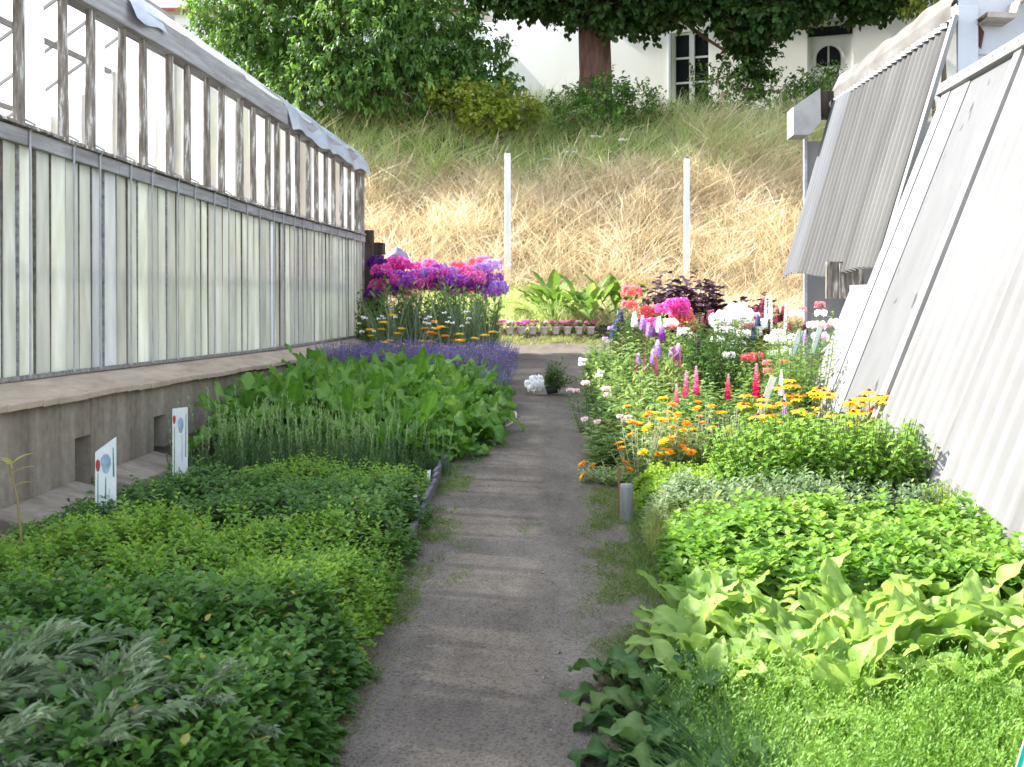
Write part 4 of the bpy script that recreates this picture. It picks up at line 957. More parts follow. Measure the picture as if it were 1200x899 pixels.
for i, p in enumerate((428,438,449,460,470,481,492,503,514,525,536,547,558,569)):
    Y = 18.5+.5*(i % 2) + (1.2 if p < 440 else 0); x = base_at(p, Y)
    tag(link('phlox_shoot', ub[i % 2], None, (x, Y, g(x, Y)), (0,0,i*1.3), (1.15,1.15,1.25+.13*(i % 3))), 'green leafy unopened shoots below the phlox heads', 'plant', 'leafy shoots below the phlox')
# marigolds and small whites in front of them
for i, (p, py, Y, c) in enumerate(((437,372,15.9,'yellow'),(456,368,16.1,'yellow'),(478,378,16.0,'yellow'),(496,374,15.9,'yellow'),(511,374,16.0,'orange'),(527,376,15.8,'yellow'),(541,376,16.2,'yellow'),(567,384,15.5,'yellow'))):
    pl = ['beside the greenhouse glass','second from the greenhouse glass','in the gap left of the middle','before the sword leaves','near the middle of the row','widest clump right of the middle','pale one right of the middle','at the path end of the row'][i]
    flowerplant('marigold_plant', f'low {c} marigold {pl} behind the lavender', 'flower', base_at(p, Y), Y, top_h(p, py-4, Y), 9, .20, .07, 12, 'tuft', c, 'marigolds behind the lavender', seed=i, hs=2.0, mats=('perennial2','stem'), hj=.5, headn=5)
for i, (p, py, Y) in enumerate(((428,366,16.3),(453,360,16.5),(500,362,16.4),(521,360,16.3),(545,357,16.5))):
    flowerplant('white_flower_plant', ['white flowered plant nearest the greenhouse glass, by the sword leaves','white flowered plant second from the greenhouse glass, by the sword leaves','single small white flowers in the middle of the sword leaves','white flowered plant right of the middle of the sword leaves','white flowered plant at the path side of the sword leaves'][i], 'flower', base_at(p, Y), Y, top_h(p, py, Y), 5, .15, .05, 10, 'small', 'white', 'small white flowers by the sword leaves', seed=i, hs=.5)
# lavender
def lavender(seed):
    r = np.random.default_rng(seed); n = 150; a = r.uniform(0, 6.28, n); q = np.sqrt(r.random(n))
    d = np.stack([np.cos(a)*q*.55, np.sin(a)*q*.55, np.ones(n)], 1); b = np.stack([np.cos(a)*q*.12, np.sin(a)*q*.12, np.zeros(n)], 1)
    L = r.uniform(.5, .68, n)*(1-.1*q); s = MB(); blades(s, b, d, L, .006, np.zeros((n,3)), 2, r.random(n), taper=.3)
    k = 120; a2 = r.uniform(0, 6.28, k)
    blades(s, np.zeros((k,3))+np.stack([np.cos(a2)*.08, np.sin(a2)*.08, np.zeros(k)], 1), np.stack([np.cos(a2)*.8, np.sin(a2)*.8, np.ones(k)], 1), r.uniform(.2,.4,k), .010, np.zeros((k,3)), 2, r.random(k))
    f = MB(); dn = nrm(d); m = 15
    t = np.linspace(0, 1, m); P = b[:,None,:]+dn[:,None,:]*(L[:,None]*(.80+.22*t))[:,:,None]
    kk = n*m; w = r.uniform(0, 6.28, kk)
    scatter(f, diamond(.75, -.1, .2), P.reshape(-1,3), np.stack([np.cos(w), np.sin(w), np.full(kk, .9)], 1), r.uniform(.010,.019,kk), 0, np.clip(r.random(kk), 0, 1))
    return s.mesh('stems', M['lavstem'], True), f.mesh('bloom', M['lav'], True)
lv = [lavender(700+i) for i in range(3)]
random.seed(33); k = 0
for Y in (13.3, 13.9, 14.5, 15.1):
    for X in np.arange(-3.1 if Y > 13.5 else -2.1, -1.25, .36):
        e = empty('lavender_plant', 'purple flowering lavender in the drift behind the broad dark leaves', 'flower', (X+random.uniform(-.08,.08), Y+random.uniform(-.1,.1), g(X, Y)), random.uniform(0,6), 'lavender plants', random.uniform(.92,1.12))
        link('stems', lv[k % 3][0], e); o = link('bloom', lv[k % 3][1], e); o['kind'] = 'stuff'; k += 1
for i, (p, Y) in enumerate(((572,12.4),(580,13.3))):
    e = empty('lavender_plant', ['lavender leaning out over the path edge, the nearest one','blue violet lavender at the path edge behind the nearest one'][i], 'flower', (base_at(p,Y), Y, g(base_at(p,Y), Y)), i, 'lavender plants', .8)
    link('stems', lv[i][0], e); o = link('bloom', lv[i][1], e); o['kind'] = 'stuff'

# ================================================================ FLOWERS, RIGHT BED
fp_ = flowerplant
# filler perennials, heights rising towards the back
random.seed(44)
fills = []
for Y in np.arange(8.75, 15.2, .55):
    for X in np.arange(.22, 2.25 if Y < 11 else 2.6, .36):
        fills.append((X+random.uniform(-.12,.12), Y+random.uniform(-.18,.18)))
for i, (x, y) in enumerate(fills):
    hh = float(np.interp(y, [8.7, 9.5, 11, 13, 15.2], [.42, .50, .66, .88, .95]))*random.uniform(.65, 1.2)
    if x < .45: hh *= .8
    v = random.choice((0, 0, 1, 2))
    if v == 0: tm, lf, per, ms, le = oval(.36,.3), .125, 11, ('perennial','stem'), .9
    elif v == 1: tm, lf, per, ms, le = oval(.5,.3), .085, 13, ('perennial2','stem'), .6
    else: tm, lf, per, ms, le = oval(.17,.35), .16, 12, ('perennial2' if len(LEAFM) % 2 else 'perennial','redstem'), 1.2
    key = ('fill', v)
    if key not in LEAFM:
        b, t_ = leafy(14, 1.0, .26, lf*1.5, per, tm, 900+v, hj=.5, base=.10, leafel=le); LEAFM[key] = b.mesh('foliage', [M[ms[0]], M[ms[1]]], True)
    o = link('leafy_perennial', LEAFM[key], None, (x, y, g(x, y)-.02), (0,0,random.uniform(0,6.28)), (.95, .95, hh))
    tag(o, ['dark leaved green perennial','pale leaved green perennial','narrow leaved red stemmed perennial'][v] + ' without blooms among the flowers of the right bed', 'plant', ['dark leaved perennials','pale leaved perennials','narrow leaved perennials'][v] + ' filling the right bed')
# blanket flowers on pale stems
for i, (p, py, Y, hn) in enumerate(((722,545,8.15,3),(748,505,8.3,6),(772,492,8.35,9),(795,488,8.5,9),(822,490,8.45,6),(850,492,8.4,4))):
    pl = ['hanging low over the path edge','with few heads, second from the path','third from the path','the fullest one in the middle','right of the fullest one','with whitish dry stems, farthest from the path'][i]
    fp_('blanket_flower_plant', f'orange and yellow blanket flower {pl}', 'flower', base_at(p, Y), Y, max(.2, top_h(p, py-(30 if i else 8), Y)), 26, .27, .10, 13, 'tuft', ('orange','orange','yellow'), 'blanket flowers', seed=i, headn=hn+4, hs=1.1, mats=('perennial2','palestem'), tmpl=oval(.24,.3), hj=.6, base=.07, tilt=.9)
for i, (p, py, Y, hn) in enumerate(((884,470,9.0,4),(905,478,8.9,6),(934,458,9.0,8),(958,462,9.1,6),(985,470,8.9,7),(1012,466,8.8,9),(1034,470,8.6,7))):
    pl = ['by the white tag','just right of the white tag','with the tallest bright heads','right of the tallest bright heads','before the white board','before the grey glazed panel','touching the corrugated sheet'][i]
    fp_('coneflower_plant', f'yellow coneflower with dark seed buds, {pl}', 'flower', base_at(p, Y), Y, top_h(p, py-20, Y), 11, .17, .07, 9, 'cone', ('yellow','yellow','orange'), 'yellow coneflowers', seed=i, headn=hn+2, hs=1.4, mats=('perennial2','stem'), tmpl=oval(.25,.3), hj=.35, tilt=.6, minh=.15)
# lupins
for i, (p, py, Y, c, n, s, lab) in enumerate(((789,418,9.9,'lupinpink',1,1.0,'pink lupin spike nearest the path, beside a yellow flower'),(802,428,9.7,'lupinpink',1,.8,'shorter faded pink lupin between two full ones'),(817,420,9.9,'lupinpink',1,1.05,'pink lupin in the middle of the short row'),
        (837,423,9.7,'lupinred',1,.9,'small rose red lupin at the right of the short row'),(888,420,9.6,'lupinred',1,1.2,'tall crimson lupin standing alone'),(905,411,9.9,'palepink',1,.95,'pale pink lupin above the white tag'),(929,440,9.4,'lilac',1,.8,'lilac and white lupin beside the yellow coneflowers'))):
    H = top_h(p, py, Y)-.24*s
    fp_('lupin_plant', lab, 'flower', base_at(p, Y), Y, H, 9, .17, .14, 8, 'lupin', c, 'lupins', seed=i, headn=1, hs=s*.85, hname='flower_spike', sizes=(1,1), tilt=.1, hj=.0 if i < 0 else .25, tmpl=oval(.26,.2), curve=.05, base=.03, scl=1.0)
# back rows: (px, py top, Y, head, colours, heads, label)
back = [
 (727,345,14.4,'plume','blue',2,1.0,'dark blue spike flowered plant at the left of the bed'),
 (712,372,13.8,'small','lilac',2,.8,'small pale lilac flower at the left rim of the bed'),
 (746,328,15.2,'bigphlox','coral',3,.85,'coral red phlox beside the paddle leaves'),
 (775,334,14.3,'bigphlox','magenta',3,.9,'magenta phlox in front of the dark purple leaves'),
 (795,334,14.1,'bigphlox',('magenta','coral'),4,.9,'magenta and coral phlox, fullest head of the bed'),
 (803,345,13.9,'bigphlox','coral',2,.75,'coral phlox just below the magenta heads'),
 (757,352,13.0,'plume',('lilac','white'),3,.8,'white and lilac plumed plant left of the magenta phlox'),
 (772,348,12.9,'plume',('purple','lilac'),2,.95,'purple plumed plant just below the magenta phlox'),
 (768,383,12.0,'plume','lilac',3,.8,'lilac plumed plant on dark red stems'),
 (792,362,12.4,'phlox',('palepink','white'),3,.8,'pale pink and white phlox below the coral heads'),
 (805,372,12.2,'plume',('purple','lilac'),3,.85,'purple and lilac plumed plant by the dark bushy leaves'),
 (767,398,11.4,'thin','wine',2,.8,'wine red thin spiked plant near the path'),
 (790,395,11.2,'thin','wine',3,.7,'wine red thin spiked plant behind the lupins'),
 (839,344,14.4,'plume','wine',6,1.2,'wine red plumed plant in the middle of the back row'),
 (856,352,13.8,'bigphlox','white',4,.8,'white phlox right of the wine red plumes'),
 (868,346,14.0,'bigphlox','white',4,.85,'largest white phlox of the back row'),
 (850,366,13.0,'phlox','white',4,.9,'lower white phlox beside the dark bushy leaves'),
 (878,356,13.6,'phlox',('wine','palepink'),3,.7,'dusky pink phlox beside the largest white one'),
 (887,352,13.4,'plume','blue',1,.8,'single pale blue spike among white flowers'),
 (893,340,14.6,'plume','wine',4,1.0,'wine red plumed plant left of the tall white spires'),
 (909,335,14.0,'thin','white',4,1.2,'tall white spires before the straw bank'),
 (925,345,14.2,'plume','wine',3,.9,'wine red plumed plant right of the tall white spires'),
 (902,377,12.6,'phlox','white',4,.8,'white phlox in the middle of the bed'),
 (918,380,12.4,'phlox','white',3,.75,'white phlox left of the two white tags'),
 (868,388,11.6,'phlox',('coral','coral','white'),3,.75,'red flowered plant over a white bloom in the middle of the bed'),
 (918,407,11.0,'small','coral',2,.9,'small flat coral flower before the white tags'),
 (955,338,13.2,'small','coral',2,1.1,'red flower under the edge of the grey flap'),
 (950,348,13.0,'phlox','white',3,.8,'white phlox below the red flower at the flap'),
 (972,355,12.6,'phlox','palepink',3,.9,'pale pink phlox under the grey flap'),
 (957,362,12.8,'plume','lilac',2,.7,'lilac plume under the grey flap'),
 (700,408,11.6,'small','white',3,.8,'white flowered plant at the left edge of the bed above the path'),
 (690,432,10.6,'small','palepink',4,.8,'pale pink flowered plant at the left edge of the bed'),
 (716,476,9.2,'small','palepink',4,.7,'pinkish green budded plant beside the path'),
]
for i, (p, py, Y, kd, c, hn, s, lab) in enumerate(back):
    fp_('flowering_plant', lab, 'flower', base_at(p, Y), Y, top_h(p, py+6, Y)-(.2*s if kd in ('thin','plume') else 0), 9, .22, .11, 14, kd, c, 'flowers of the right bed', seed=i, headn=hn+1, hs=s*.85,
        mats=('perennial','redstem') if kd in ('thin','plume') else ('perennial','stem'), tmpl=oval(.26,.25), hj=.25, base=.07, tilt=.25)
# dark purple foliage, dark bushy plants, tall leaning perennial
for i, (p, py, Y, s) in enumerate(((775,322,15.6,1.0),(797,314,15.8,1.1),(815,318,15.5,1.1),(830,330,15.3,.9),(888,338,15.2,.7))):
    x = base_at(p, Y); b, _ = leafy(34, max(.4, top_h(p, py-3, Y)), .30, .21, 14, oval(.8,.25), 1200+i, hj=.3, base=.10)
    tag(link('purple_shrub', b.mesh('purple_foliage', [M['purpleleaf'], M['redstem']], True), None, (x, Y, g(x, Y)), (0,0,i)), ['dark purple leaved plant behind the coral phlox','dark purple leaved plant left of the white post','largest dark purple leaved plant before the white post','dark purple leaved plant above the wine red plumes','small purple leaved plant near the tall white spires'][i], 'plant')
for i, (p, py, Y) in enumerate(((826,352,12.0),(842,362,11.6),(738,352,14.0),(870,366,12.9))):
    x = base_at(p, Y); b, _ = leafy(26, top_h(p, py, Y), .24, .13, 24, oval(.32,.35), 1300+i, hj=.3, base=.10, droopy=.3)
    tag(link('dark_bush', b.mesh('bush_foliage', [M['cabbage'], M['stem']], True), None, (x, Y, g(x, Y)), (0,0,i)), ['dark green bushy plant in the middle of the bed, tallest of its kind','dark green bushy plant just right of the tallest one','dark green bushy plant under the coral phlox','dark green bushy plant below the white phlox'][i], 'plant')
for i, (x, Y, H, sprd) in enumerate(((2.12,10.7,1.35,.42),(1.95,10.3,1.1,.3),(2.05,11.5,1.2,.35))):
    b, _ = leafy(12, H, sprd, .11, 20, oval(.4,.3), 1400+i, hj=.35, base=.12)
    tag(link('tall_perennial', b.mesh('tall_foliage', [M['perennial'], M['stem']], True), None, (x, Y, g(x, Y)), (0,0,i*2)), ['tall leafy plant leaning against the white lower board','leafy plant behind the two white tags','leafy plant under the grey flap'][i], 'plant')
gm_ = [bladeplant(70, .42, .008, .5, 560+i).mesh('blades', M['chive'], True) for i in range(1)]
tag(link('grass_clump', gm_[0], None, (base_at(872,8.3), 8.3, g(1.1,8.3)), (0,0,0), 1.0), 'blue green grassy clump between the orange flowers and the basil', 'plant')

# ================================================================ SMALL THINGS
# petunia row in pale pots
for i in range(9):
    p = 584+i*13.5; Y = 22.75; x = base_at(p, Y); pur = i % 3 != 1
    e = empty('flower_pot', 'pale pink pot of ' + ('wine purple' if pur else 'pink') + ' flowers in the row behind the far verge', 'flower pot', (x, Y, g(x, Y)-.01), i, ('pots of wine purple flowers' if pur else 'pots of pink flowers')+' along the verge')
    mb = MB(); th = np.linspace(0, 6.2832, 15); P = [[(r*math.cos(t), r*math.sin(t), z) for t in th] for r, z in ((.06,0),(.085,.13),(.095,.135),(.095,.16),(.08,.16),(.07,.12))]; mb.grid(P); mb.build('pot', M['potpink'], e, smooth=True)
    b, tips = leafy(10, .16, .13, .06, 7, oval(.5,.2), 1500+i % 3, hj=.4)
    o = b.build('foliage', [M['purpleleaf'] if pur else M['perennial'], M['redstem']], e, smooth=True); o.location.z = .13
    for (q, d) in tips[:5]: link('flower_head', head('small', 'magenta' if pur else 'palepink'), e, (q[0], q[1], q[2]+.13), (0,0,0), .8)
# white flowered pot lying on the path
Y = 13.6; x = base_at(645, Y)
e = empty('fallen_pot_plant', 'white flowered pot plant with dark leaves lying on the path', 'pot plant', (x, Y, g(x, Y)+.02), 0)
b, _ = leafy(26, .40, .26, .085, 10, oval(.4,.2), 1600, hj=.4, base=.04); o = b.build('foliage', [M['dkherb'], M['stem']], e, smooth=True); o.rotation_euler = (R(-12), R(62), 0); o.location = (-.06,0,.12)
o = link('foliage', o.data, e, (.02,.03,.06), (R(10), R(40), 1.0), .8)
for dx, dy, dz in ((-.20,0,.08),(-.15,-.05,.14),(-.24,.05,.13),(-.18,.02,.19)): link('flower_head', head('phlox', 'white'), e, (dx,dy,dz), (0,0,dx*20), .75)
mb = MB(); mb.grid([[(r*math.cos(t), r*math.sin(t), z) for t in np.linspace(0,6.2832,13)] for r, z in ((.05,0),(.075,.13),(.07,.13),(.05,.02))]); o = mb.build('pot', M['potdark'], e, smooth=True); o.rotation_euler = (0,R(70),0); o.location = (-.05,.05,.05)
# edging slates
for i in range(13):
    Y = 6.35+i*.2; x = -1.01-.055*(Y-6.35); 
    mb = MB(); h = .10+.012*math.sin(i*5)
    mb.hexa([[-.018,-.096,-.12],[.018,-.096,-.12],[.018,.096,-.12],[-.018,.096,-.12],[-.016,-.094,h],[.012,-.094,h],[.012,.094,h+.01],[-.016,.094,h+.01]])
    o = mb.build('edging_slate', M['tile'], bevel=.006); o.location = (x+.006*math.sin(i*9), Y, g(x, Y)); o.rotation_euler = (R(random.uniform(-2,2)), R(random.uniform(2,9)), R(3+random.uniform(-4,4)))
    tag(o, 'dark slate set upright in the short edging row of the left bed', 'edging', 'edging slates of the left bed')
# signs
def sign(name, lab, px_, y0, y1, Y, w, rz, slant, marks):
    x, _, zb = at(px_, y1, Y); zt = HC-(y0-VY)*Y/F
    o = empty(name, lab, 'sign', (x, Y, g(x, Y)), rz); h = zt-o.location.z; hb = zb-o.location.z
    mb = MB(); t = .006
    mb.hexa([[-w/2,-t,hb-.04],[w/2,-t,hb-.04],[w/2,t,hb-.04],[-w/2,t,hb-.04],[-w/2,-t,h-slant],[w/2,-t,h],[w/2,t,h],[-w/2,t,h-slant]]); mb.build('board', M['signwhite'], o)
    mb = MB(); mb.box(-.012,.012,t+.001,t+.02,-.1,hb+.2); mb.build('stake', M['brownwood'], o)
    for (mat, pts) in marks:
        mb = MB(); q = [(u*w, -t-.0022, hb+v*(h-hb)) for u, v in pts]
        mb.poly(q); mb.build('print', mat, o)
    return o
def blob(cu, cv, ru, rv, n=12): return [(cu+ru*math.cos(a)*(1+.15*math.sin(a*3)), cv+rv*math.sin(a)) for a in np.linspace(0, 6.283, n, endpoint=False)]
def stalk(u, v0, v1, wd, lean=0): return [(u-wd, v0), (u+wd, v0), (u+wd*.5+lean, v1), (u-wd*.5+lean, v1)]
G1, G2 = M['signgreen'], M['signblue']
sign('plant_sign', 'narrow white plant sign with slanted top, red flower and green stalks, nearest the camera', 124, 512, 616, 6.3, .112, R(8), .085,
     [(M['signred'], blob(-.36,.68,.11,.07)), (G2, blob(.02,.70,.24,.115)), (G1, stalk(.0,.30,.55,.035,.02)), (G1, stalk(-.36,.12,.60,.03,.0)), (G1, stalk(.4,.55,.88,.04,-.03)), (M['signbl2'], [(-.15,.02),(.45,.02),(.45,.05),(-.15,.06)]), (G2, stalk(.2,.08,.42,.03,-.02))])
sign('plant_sign', 'narrow white plant sign with square top standing before the rosemary', 211, 477, 583, 7.3, .10, R(-6), .012,
     [(M['signred'], blob(-.36,.86,.1,.05)), (G2, blob(.08,.80,.2,.09)), (G1, stalk(-.36,.12,.78,.035,.02)), (G1, stalk(-.02,.06,.34,.05,.0)), (G1, stalk(.42,.45,.93,.035,.03)), (M['signbl2'], [(.38,.02),(.49,.02),(.49,.30),(.42,.30)]), (G2, stalk(.18,.40,.7,.03,.0))])
def tagstick(lab, px_, y0, y1, Y, w, lean, mat=None):
    x, _, zb = at(px_, y1, Y); zt = HC-(y0-VY)*Y/F
    o = empty('plant_label', lab, 'plant label', (x, Y, g(x, Y)-.02), 0); h = zt-o.location.z; hb = zb-o.location.z
    mb = MB(); s = lean; mb.hexa([[-w/2,-.003,hb],[w/2,-.003,hb],[w/2,.003,hb],[-w/2,.003,hb],[s-w/2,-.003,h],[s+w/2,-.003,h-.02],[s+w/2,.003,h-.02],[s-w/2,.003,h]]); mb.build('plate', M['signwhite'], o)
    mb = MB(); mb.poly([(w*.36,-.005,hb),(w/2,-.005,hb),(s+w/2,-.005,h-.022),(s+w*.36,-.005,h-.02)]); mb.build('green_edge', M['signteal'], o)
    mb = MB(); mb.tube([(-s*.4,0.004,-.05),(0,.004,hb)], .006, 6); mb.build('stick', M['twig'], o)
tagstick('leaning white label with green edge, left one of the pair in the right bed', 927, 386, 420, 11.0, .062, .10)
tagstick('leaning white label with green edge, right one of the pair in the right bed', 952, 383, 414, 11.0, .05, .08)
tagstick('large white label with green tip behind the coneflowers', 889, 440, 492, 9.25, .06, .13)
for i, (px_, py, Y) in enumerate(((392,603,6.9),(502,560,7.9),(487,590,6.95))):
    x, _, z = at(px_, py, Y); mb = MB(); mb.hexa([[-.011,-.0015,-.2],[.011,-.0015,-.2],[.011,.0015,-.2],[-.011,.0015,-.2],[-.012,-.0015,.05],[.014,-.0015,.058],[.014,.0015,.058],[-.012,.0015,.05]])
    o = mb.build('plant_label', M['signwhite']); o.location = (x, Y, z); o.rotation_euler = (R(-8), R(12-8*i), R(10*i)); tag(o, ['small white tag among the golden herbs','small white tag at the top end of the slate edging','small white tag beside the slate edging'][i], 'plant label')
# corner sign, lower right
Y = 2.75; b = at(1178, 905, Y); t = at(1204, 838, Y)
o = empty('price_board', 'white board with a green edge at the lower right corner', 'sign', (b[0], Y, g(b[0], Y)), 0); z0 = b[2]-o.location.z; z1 = t[2]-o.location.z; s = t[0]-b[0]
mb = MB(); mb.hexa([[0,-.005,z0-.08],[.3,-.005,z0-.08],[.3,.005,z0-.08],[0,.005,z0-.08],[s+.03,-.005,z1+.06],[.33,-.005,z1+.02],[.33,.005,z1+.02],[s+.03,.005,z1+.06]]); mb.build('board', M['signwhite'], o)
mb = MB(); mb.hexa([[-.004,-.008,z0-.08],[.008,-.008,z0-.08],[.008,-.0055,z0-.08],[-.004,-.0055,z0-.08],[s+.026,-.008,z1+.06],[s+.038,-.008,z1+.058],[s+.038,-.0055,z1+.058],[s+.026,-.0055,z1+.06]]); mb.build('green_edge', M['signteal'], o)
mb = MB(); mb.box(.14,.17,.006,.03,-.1,z0+.1); mb.build('stake', M['brownwood'], o)
# bed post and stake, hose, lily stem, brown stake on bank
Y = 6.93; x = base_at(734, Y); mb = MB(); mb.tube([(x,Y,g(x,Y)-.1),(x,Y,g(x,Y)+.225),(x,Y,g(x,Y)+.24)], [.042,.042,.036], 16); tag(mb.build('short_post', M['postgrey'], smooth=False), 'short grey pipe post at the right edge of the path', 'post')
x2 = base_at(725, 7.0); mb = MB(); mb.tube([(x2,7.0,g(x2,7)-.05),(x2+.004,7.0,g(x2,7)+.33)], .009, 6); tag(mb.build('plant_stake', M['brownwood']), 'thin brown stake beside the short grey post', 'stake')
Y = 11.4; mb = MB(); th = np.linspace(-1.2, 3.9, 24); mb.tube([(-.84+.10*math.cos(a)*(1+.2*math.sin(a)), Y+.5*math.sin(a), g(-.8, Y+.5*math.sin(a))+.02+.03*max(0,math.sin(a*2))) for a in th], .013, 7); tag(mb.build('hose_loop', M['hose'], smooth=True), 'loop of tan hose at the left edge of the path', 'hose')
o = empty('lily_plant', 'yellow green lily stem at the left edge of the picture', 'plant', (-2.62, 5.15, g(-2.62, 5.15)), 0, sc=.82)
mb = MB(); mb.tube([(0,0,0),(.0,0,.35),(-.03,0,.66),(-.075,0,.86)], [.008,.008,.007,.005], 7); mb.build('stem', leafmat('lily_stalk', [(.22,.17,.06),(.28,.22,.09)], trans=.1), o, smooth=True)
random.seed(77); mb = MB()
for k, (z, az, L, W) in enumerate(((.10,.3,.34,.055),(.16,2.9,.32,.05),(.24,1.4,.30,.05),(.30,-.6,.28,.05),(.36,.2,.22,.045),(.22,-2.2,.3,.05),(.40,3.4,.2,.035))): broadleaf(mb, (0,0,z), az, R(45), .02, L, W, 1.5, wave=.05, fold=.3, var=.3)
mb.build('lower_leaves', M['horse'], o, smooth=True); mb = MB()
for k, (z, az, L) in enumerate(((.80,.2,.13),(.84,2.7,.12),(.86,.9,.14),(.86,-1.6,.12),(.72,.1,.11),(.87,3.6,.09))): broadleaf(mb, (-.06,0,z), az, R(60), .005, L, .026, .9, wave=.03, fold=.3, var=.8)
mb.build('upper_leaves', leafmat('lily_top', [(.26,.28,.05),(.42,.42,.10)], trans=.35), o, smooth=True)
x, _, z = at(847, 145, 31.2); mb = MB(); mb.box(-.06,.06,-.05,.05,-.4,1.0); o = mb.build('wooden_stake', plain('pale_stake', (.48,.36,.24), var=.3), bevel=.01); o.location = (x,31.2,g(x,31.2)); tag(o, 'pale wooden stake at the top of the bank, right of the window', 'stake')
# silvery artichoke plants, lower left
def artichoke(seed):
    random.seed(seed); mb = MB()
    for i in range(19):
        az = i*2.4+random.uniform(-.4,.4); el = R(random.uniform(15, 80)); L = random.uniform(.30, .48); droop = random.uniform(.5, 1.7)
        p = np.array([0,0,.03]); ang = el; ca, sa = math.cos(az), math.sin(az); side = np.array([-sa,ca,0]); n = 17; rib = []
        for k in range(n):
            s = k/(n-1); nn = np.array([-ca*math.sin(ang), -sa*math.sin(ang), math.cos(ang)]); tg = np.array([ca*math.cos(ang), sa*math.cos(ang), math.sin(ang)])
            w = .009*(1-s)+.002; rib.append([p-side*w, p+nn*w*.6, p+side*w])
            if k > 3:
                ll = .085*math.sin(math.pi*min(1,(s-.1)*1.02))**.7*(L/.4)
                for sg in (-1, 1):
                    d = nrm(side*sg*.9+tg*random.uniform(.2,1.0)+nn*random.uniform(-.3,.8))
                    blades(mb, [p], [d], ll*random.uniform(.6,1.25), .019, [(-nn*.02+tg*.02)], 3, random.uniform(.2,.95), taper=.55)
                    for q_ in (.25, .55): blades(mb, [p+d*ll*q_], [nrm(d+tg*random.uniform(.6,1.6)-side*sg*.2)], ll*.55, .013, [[0,0,-.01]], 2, random.uniform(.3,.95), taper=.5)
            p = p + tg*L/n; ang -= droop/n
        mb.grid(rib, .85)
    return mb.mesh('silver_leaves', M['silver'], True)
am_ = [artichoke(2000+i) for i in range(3)]
for i, (x, y, s, lab) in enumerate(((-1.30,2.85,1.0,'silvery deeply cut artichoke plant nearest the path corner'),(-1.72,3.05,1.1,'silvery artichoke plant with a yellow bud beside it'),(-2.05,3.3,1.05,'silvery artichoke plant at the left picture edge'),(-1.15,3.12,.8,'small silvery artichoke plant against the mint'),(-1.55,2.7,.9,'silvery artichoke plant at the lower picture edge'),(-1.95,2.9,1.0,'silvery artichoke plant above the mauve flowers'),(-1.75,3.4,.95,'silvery artichoke plant rising behind the others in the mint'),(-1.42,3.2,.9,'silvery artichoke plant between the lily bud and the mint'))):
    tag(link('artichoke_plant', am_[i % 3], None, (x, y, g(x, y)+.24), (0,0,i*1.9), s*.9), lab, 'plant')
x, Y = base_at(158, 3.0), 3.0
o = empty('lily_bud', 'yellow green lily bud on a thin stem among the silvery leaves', 'flower', (x, Y, g(x, Y)), 0); zb = HC-(850-VY)*Y/F - o.location.z
mb = MB(); mb.tube([(0,0,0),(0,0,zb)], .006, 6); mb.build('stem', M['stem'], o)
mb = MB(); random.seed(3)
for k in range(7): broadleaf(mb, (0,0,zb-.02), k*.9, R(72), .003, .065+.012*(k % 3), .02, -.3, wave=.03, fold=.4, var=.6)
mb.build('bud', leafmat('bud_yellow', [(.30,.33,.05),(.55,.45,.12),(.62,.36,.20)], trans=.3), o, smooth=True)
for i, (px_, py, Y) in enumerate(((12,855,2.95),(45,880,2.8),(30,862,2.9))):
    x = base_at(px_, Y); flowerplant('mauve_flower_plant', ['mauve flowered plant at the lower left corner','mauve flowered plant right of the corner one','mauve flowered plant behind the corner one'][i], 'flower', x, Y, max(.2, top_h(px_, py, Y)), 5, .08, .04, 12, 'small', 'lilac', 'mauve flowers in the corner', seed=i, hs=.4)

# ================================================================ TREES AND SHRUBS
def crown(clumps, n, leaf, tmpl, seed, twig=.45, down=.35, shell=.55, up=.2):
    r = np.random.default_rng(seed); mb = MB(); cl = np.array(clumps, float)
    vol = cl[:,3]*cl[:,4]*cl[:,5]; pr = vol**.75/np.sum(vol**.75)
    per = 11; m = n//per; ci = r.choice(len(cl), m, p=pr)
    d = nrm(r.normal(size=(m,3))); rad = (shell + (1-shell)*r.random(m))**.6*r.uniform(.75, 1.12, m)
    c = cl[ci,:3] + d*cl[ci,3:6]*rad[:,None]
    tdir = nrm(d + r.normal(size=(m,3))*.5 + np.array([0,0,up]))
    t = r.random((m, per)); P = c[:,None,:] + tdir[:,None,:]*(t*twig)[:,:,None] + r.normal(size=(m,per,3))*.035
    dd = tdir[:,None,:]*.6 + r.normal(size=(m,per,3))*.75 + np.array([0,0,-down])
    k = m*per
    tone = np.clip(np.repeat(r.uniform(.1,.8,m), per)+r.uniform(-.2,.2,k), 0, 1)
    scatter(mb, tmpl, P.reshape(-1,3), dd.reshape(-1,3), leaf*r.uniform(.6,1.2,k), r.uniform(-.7,.7,k), tone)
    tw = MB(); L = []
    for i in range(0, m, 3):
        a = c[i]; b = a + tdir[i]*twig; L.append((a-tdir[i]*twig*.6, b))
    A = np.array([a for a, b in L]); B = np.array([b for a, b in L])
    blades(tw, A, B-A, np.linalg.norm(B-A, axis=1), .02, np.zeros((len(A),3)), 1, .5)
    return mb, tw
def limb(mb, a, b, r0, r1, sag=0, seed=0, n=7):
    r = random.Random(seed); a = np.array(a, float); b = np.array(b, float); t = np.linspace(0, 1, n)
    P = a + (b-a)*t[:,None]; P[1:-1] += np.array([[r.uniform(-.1,.1), r.uniform(-.1,.1), r.uniform(-.06,.1)+sag*math.sin(math.pi*q)] for q in t[1:-1]])
    mb.tube(P, np.linspace(r0, r1, n), 9)
TY = 31.5
tp = lambda px_, py, dy=0.: at(px_, py, TY+dy)
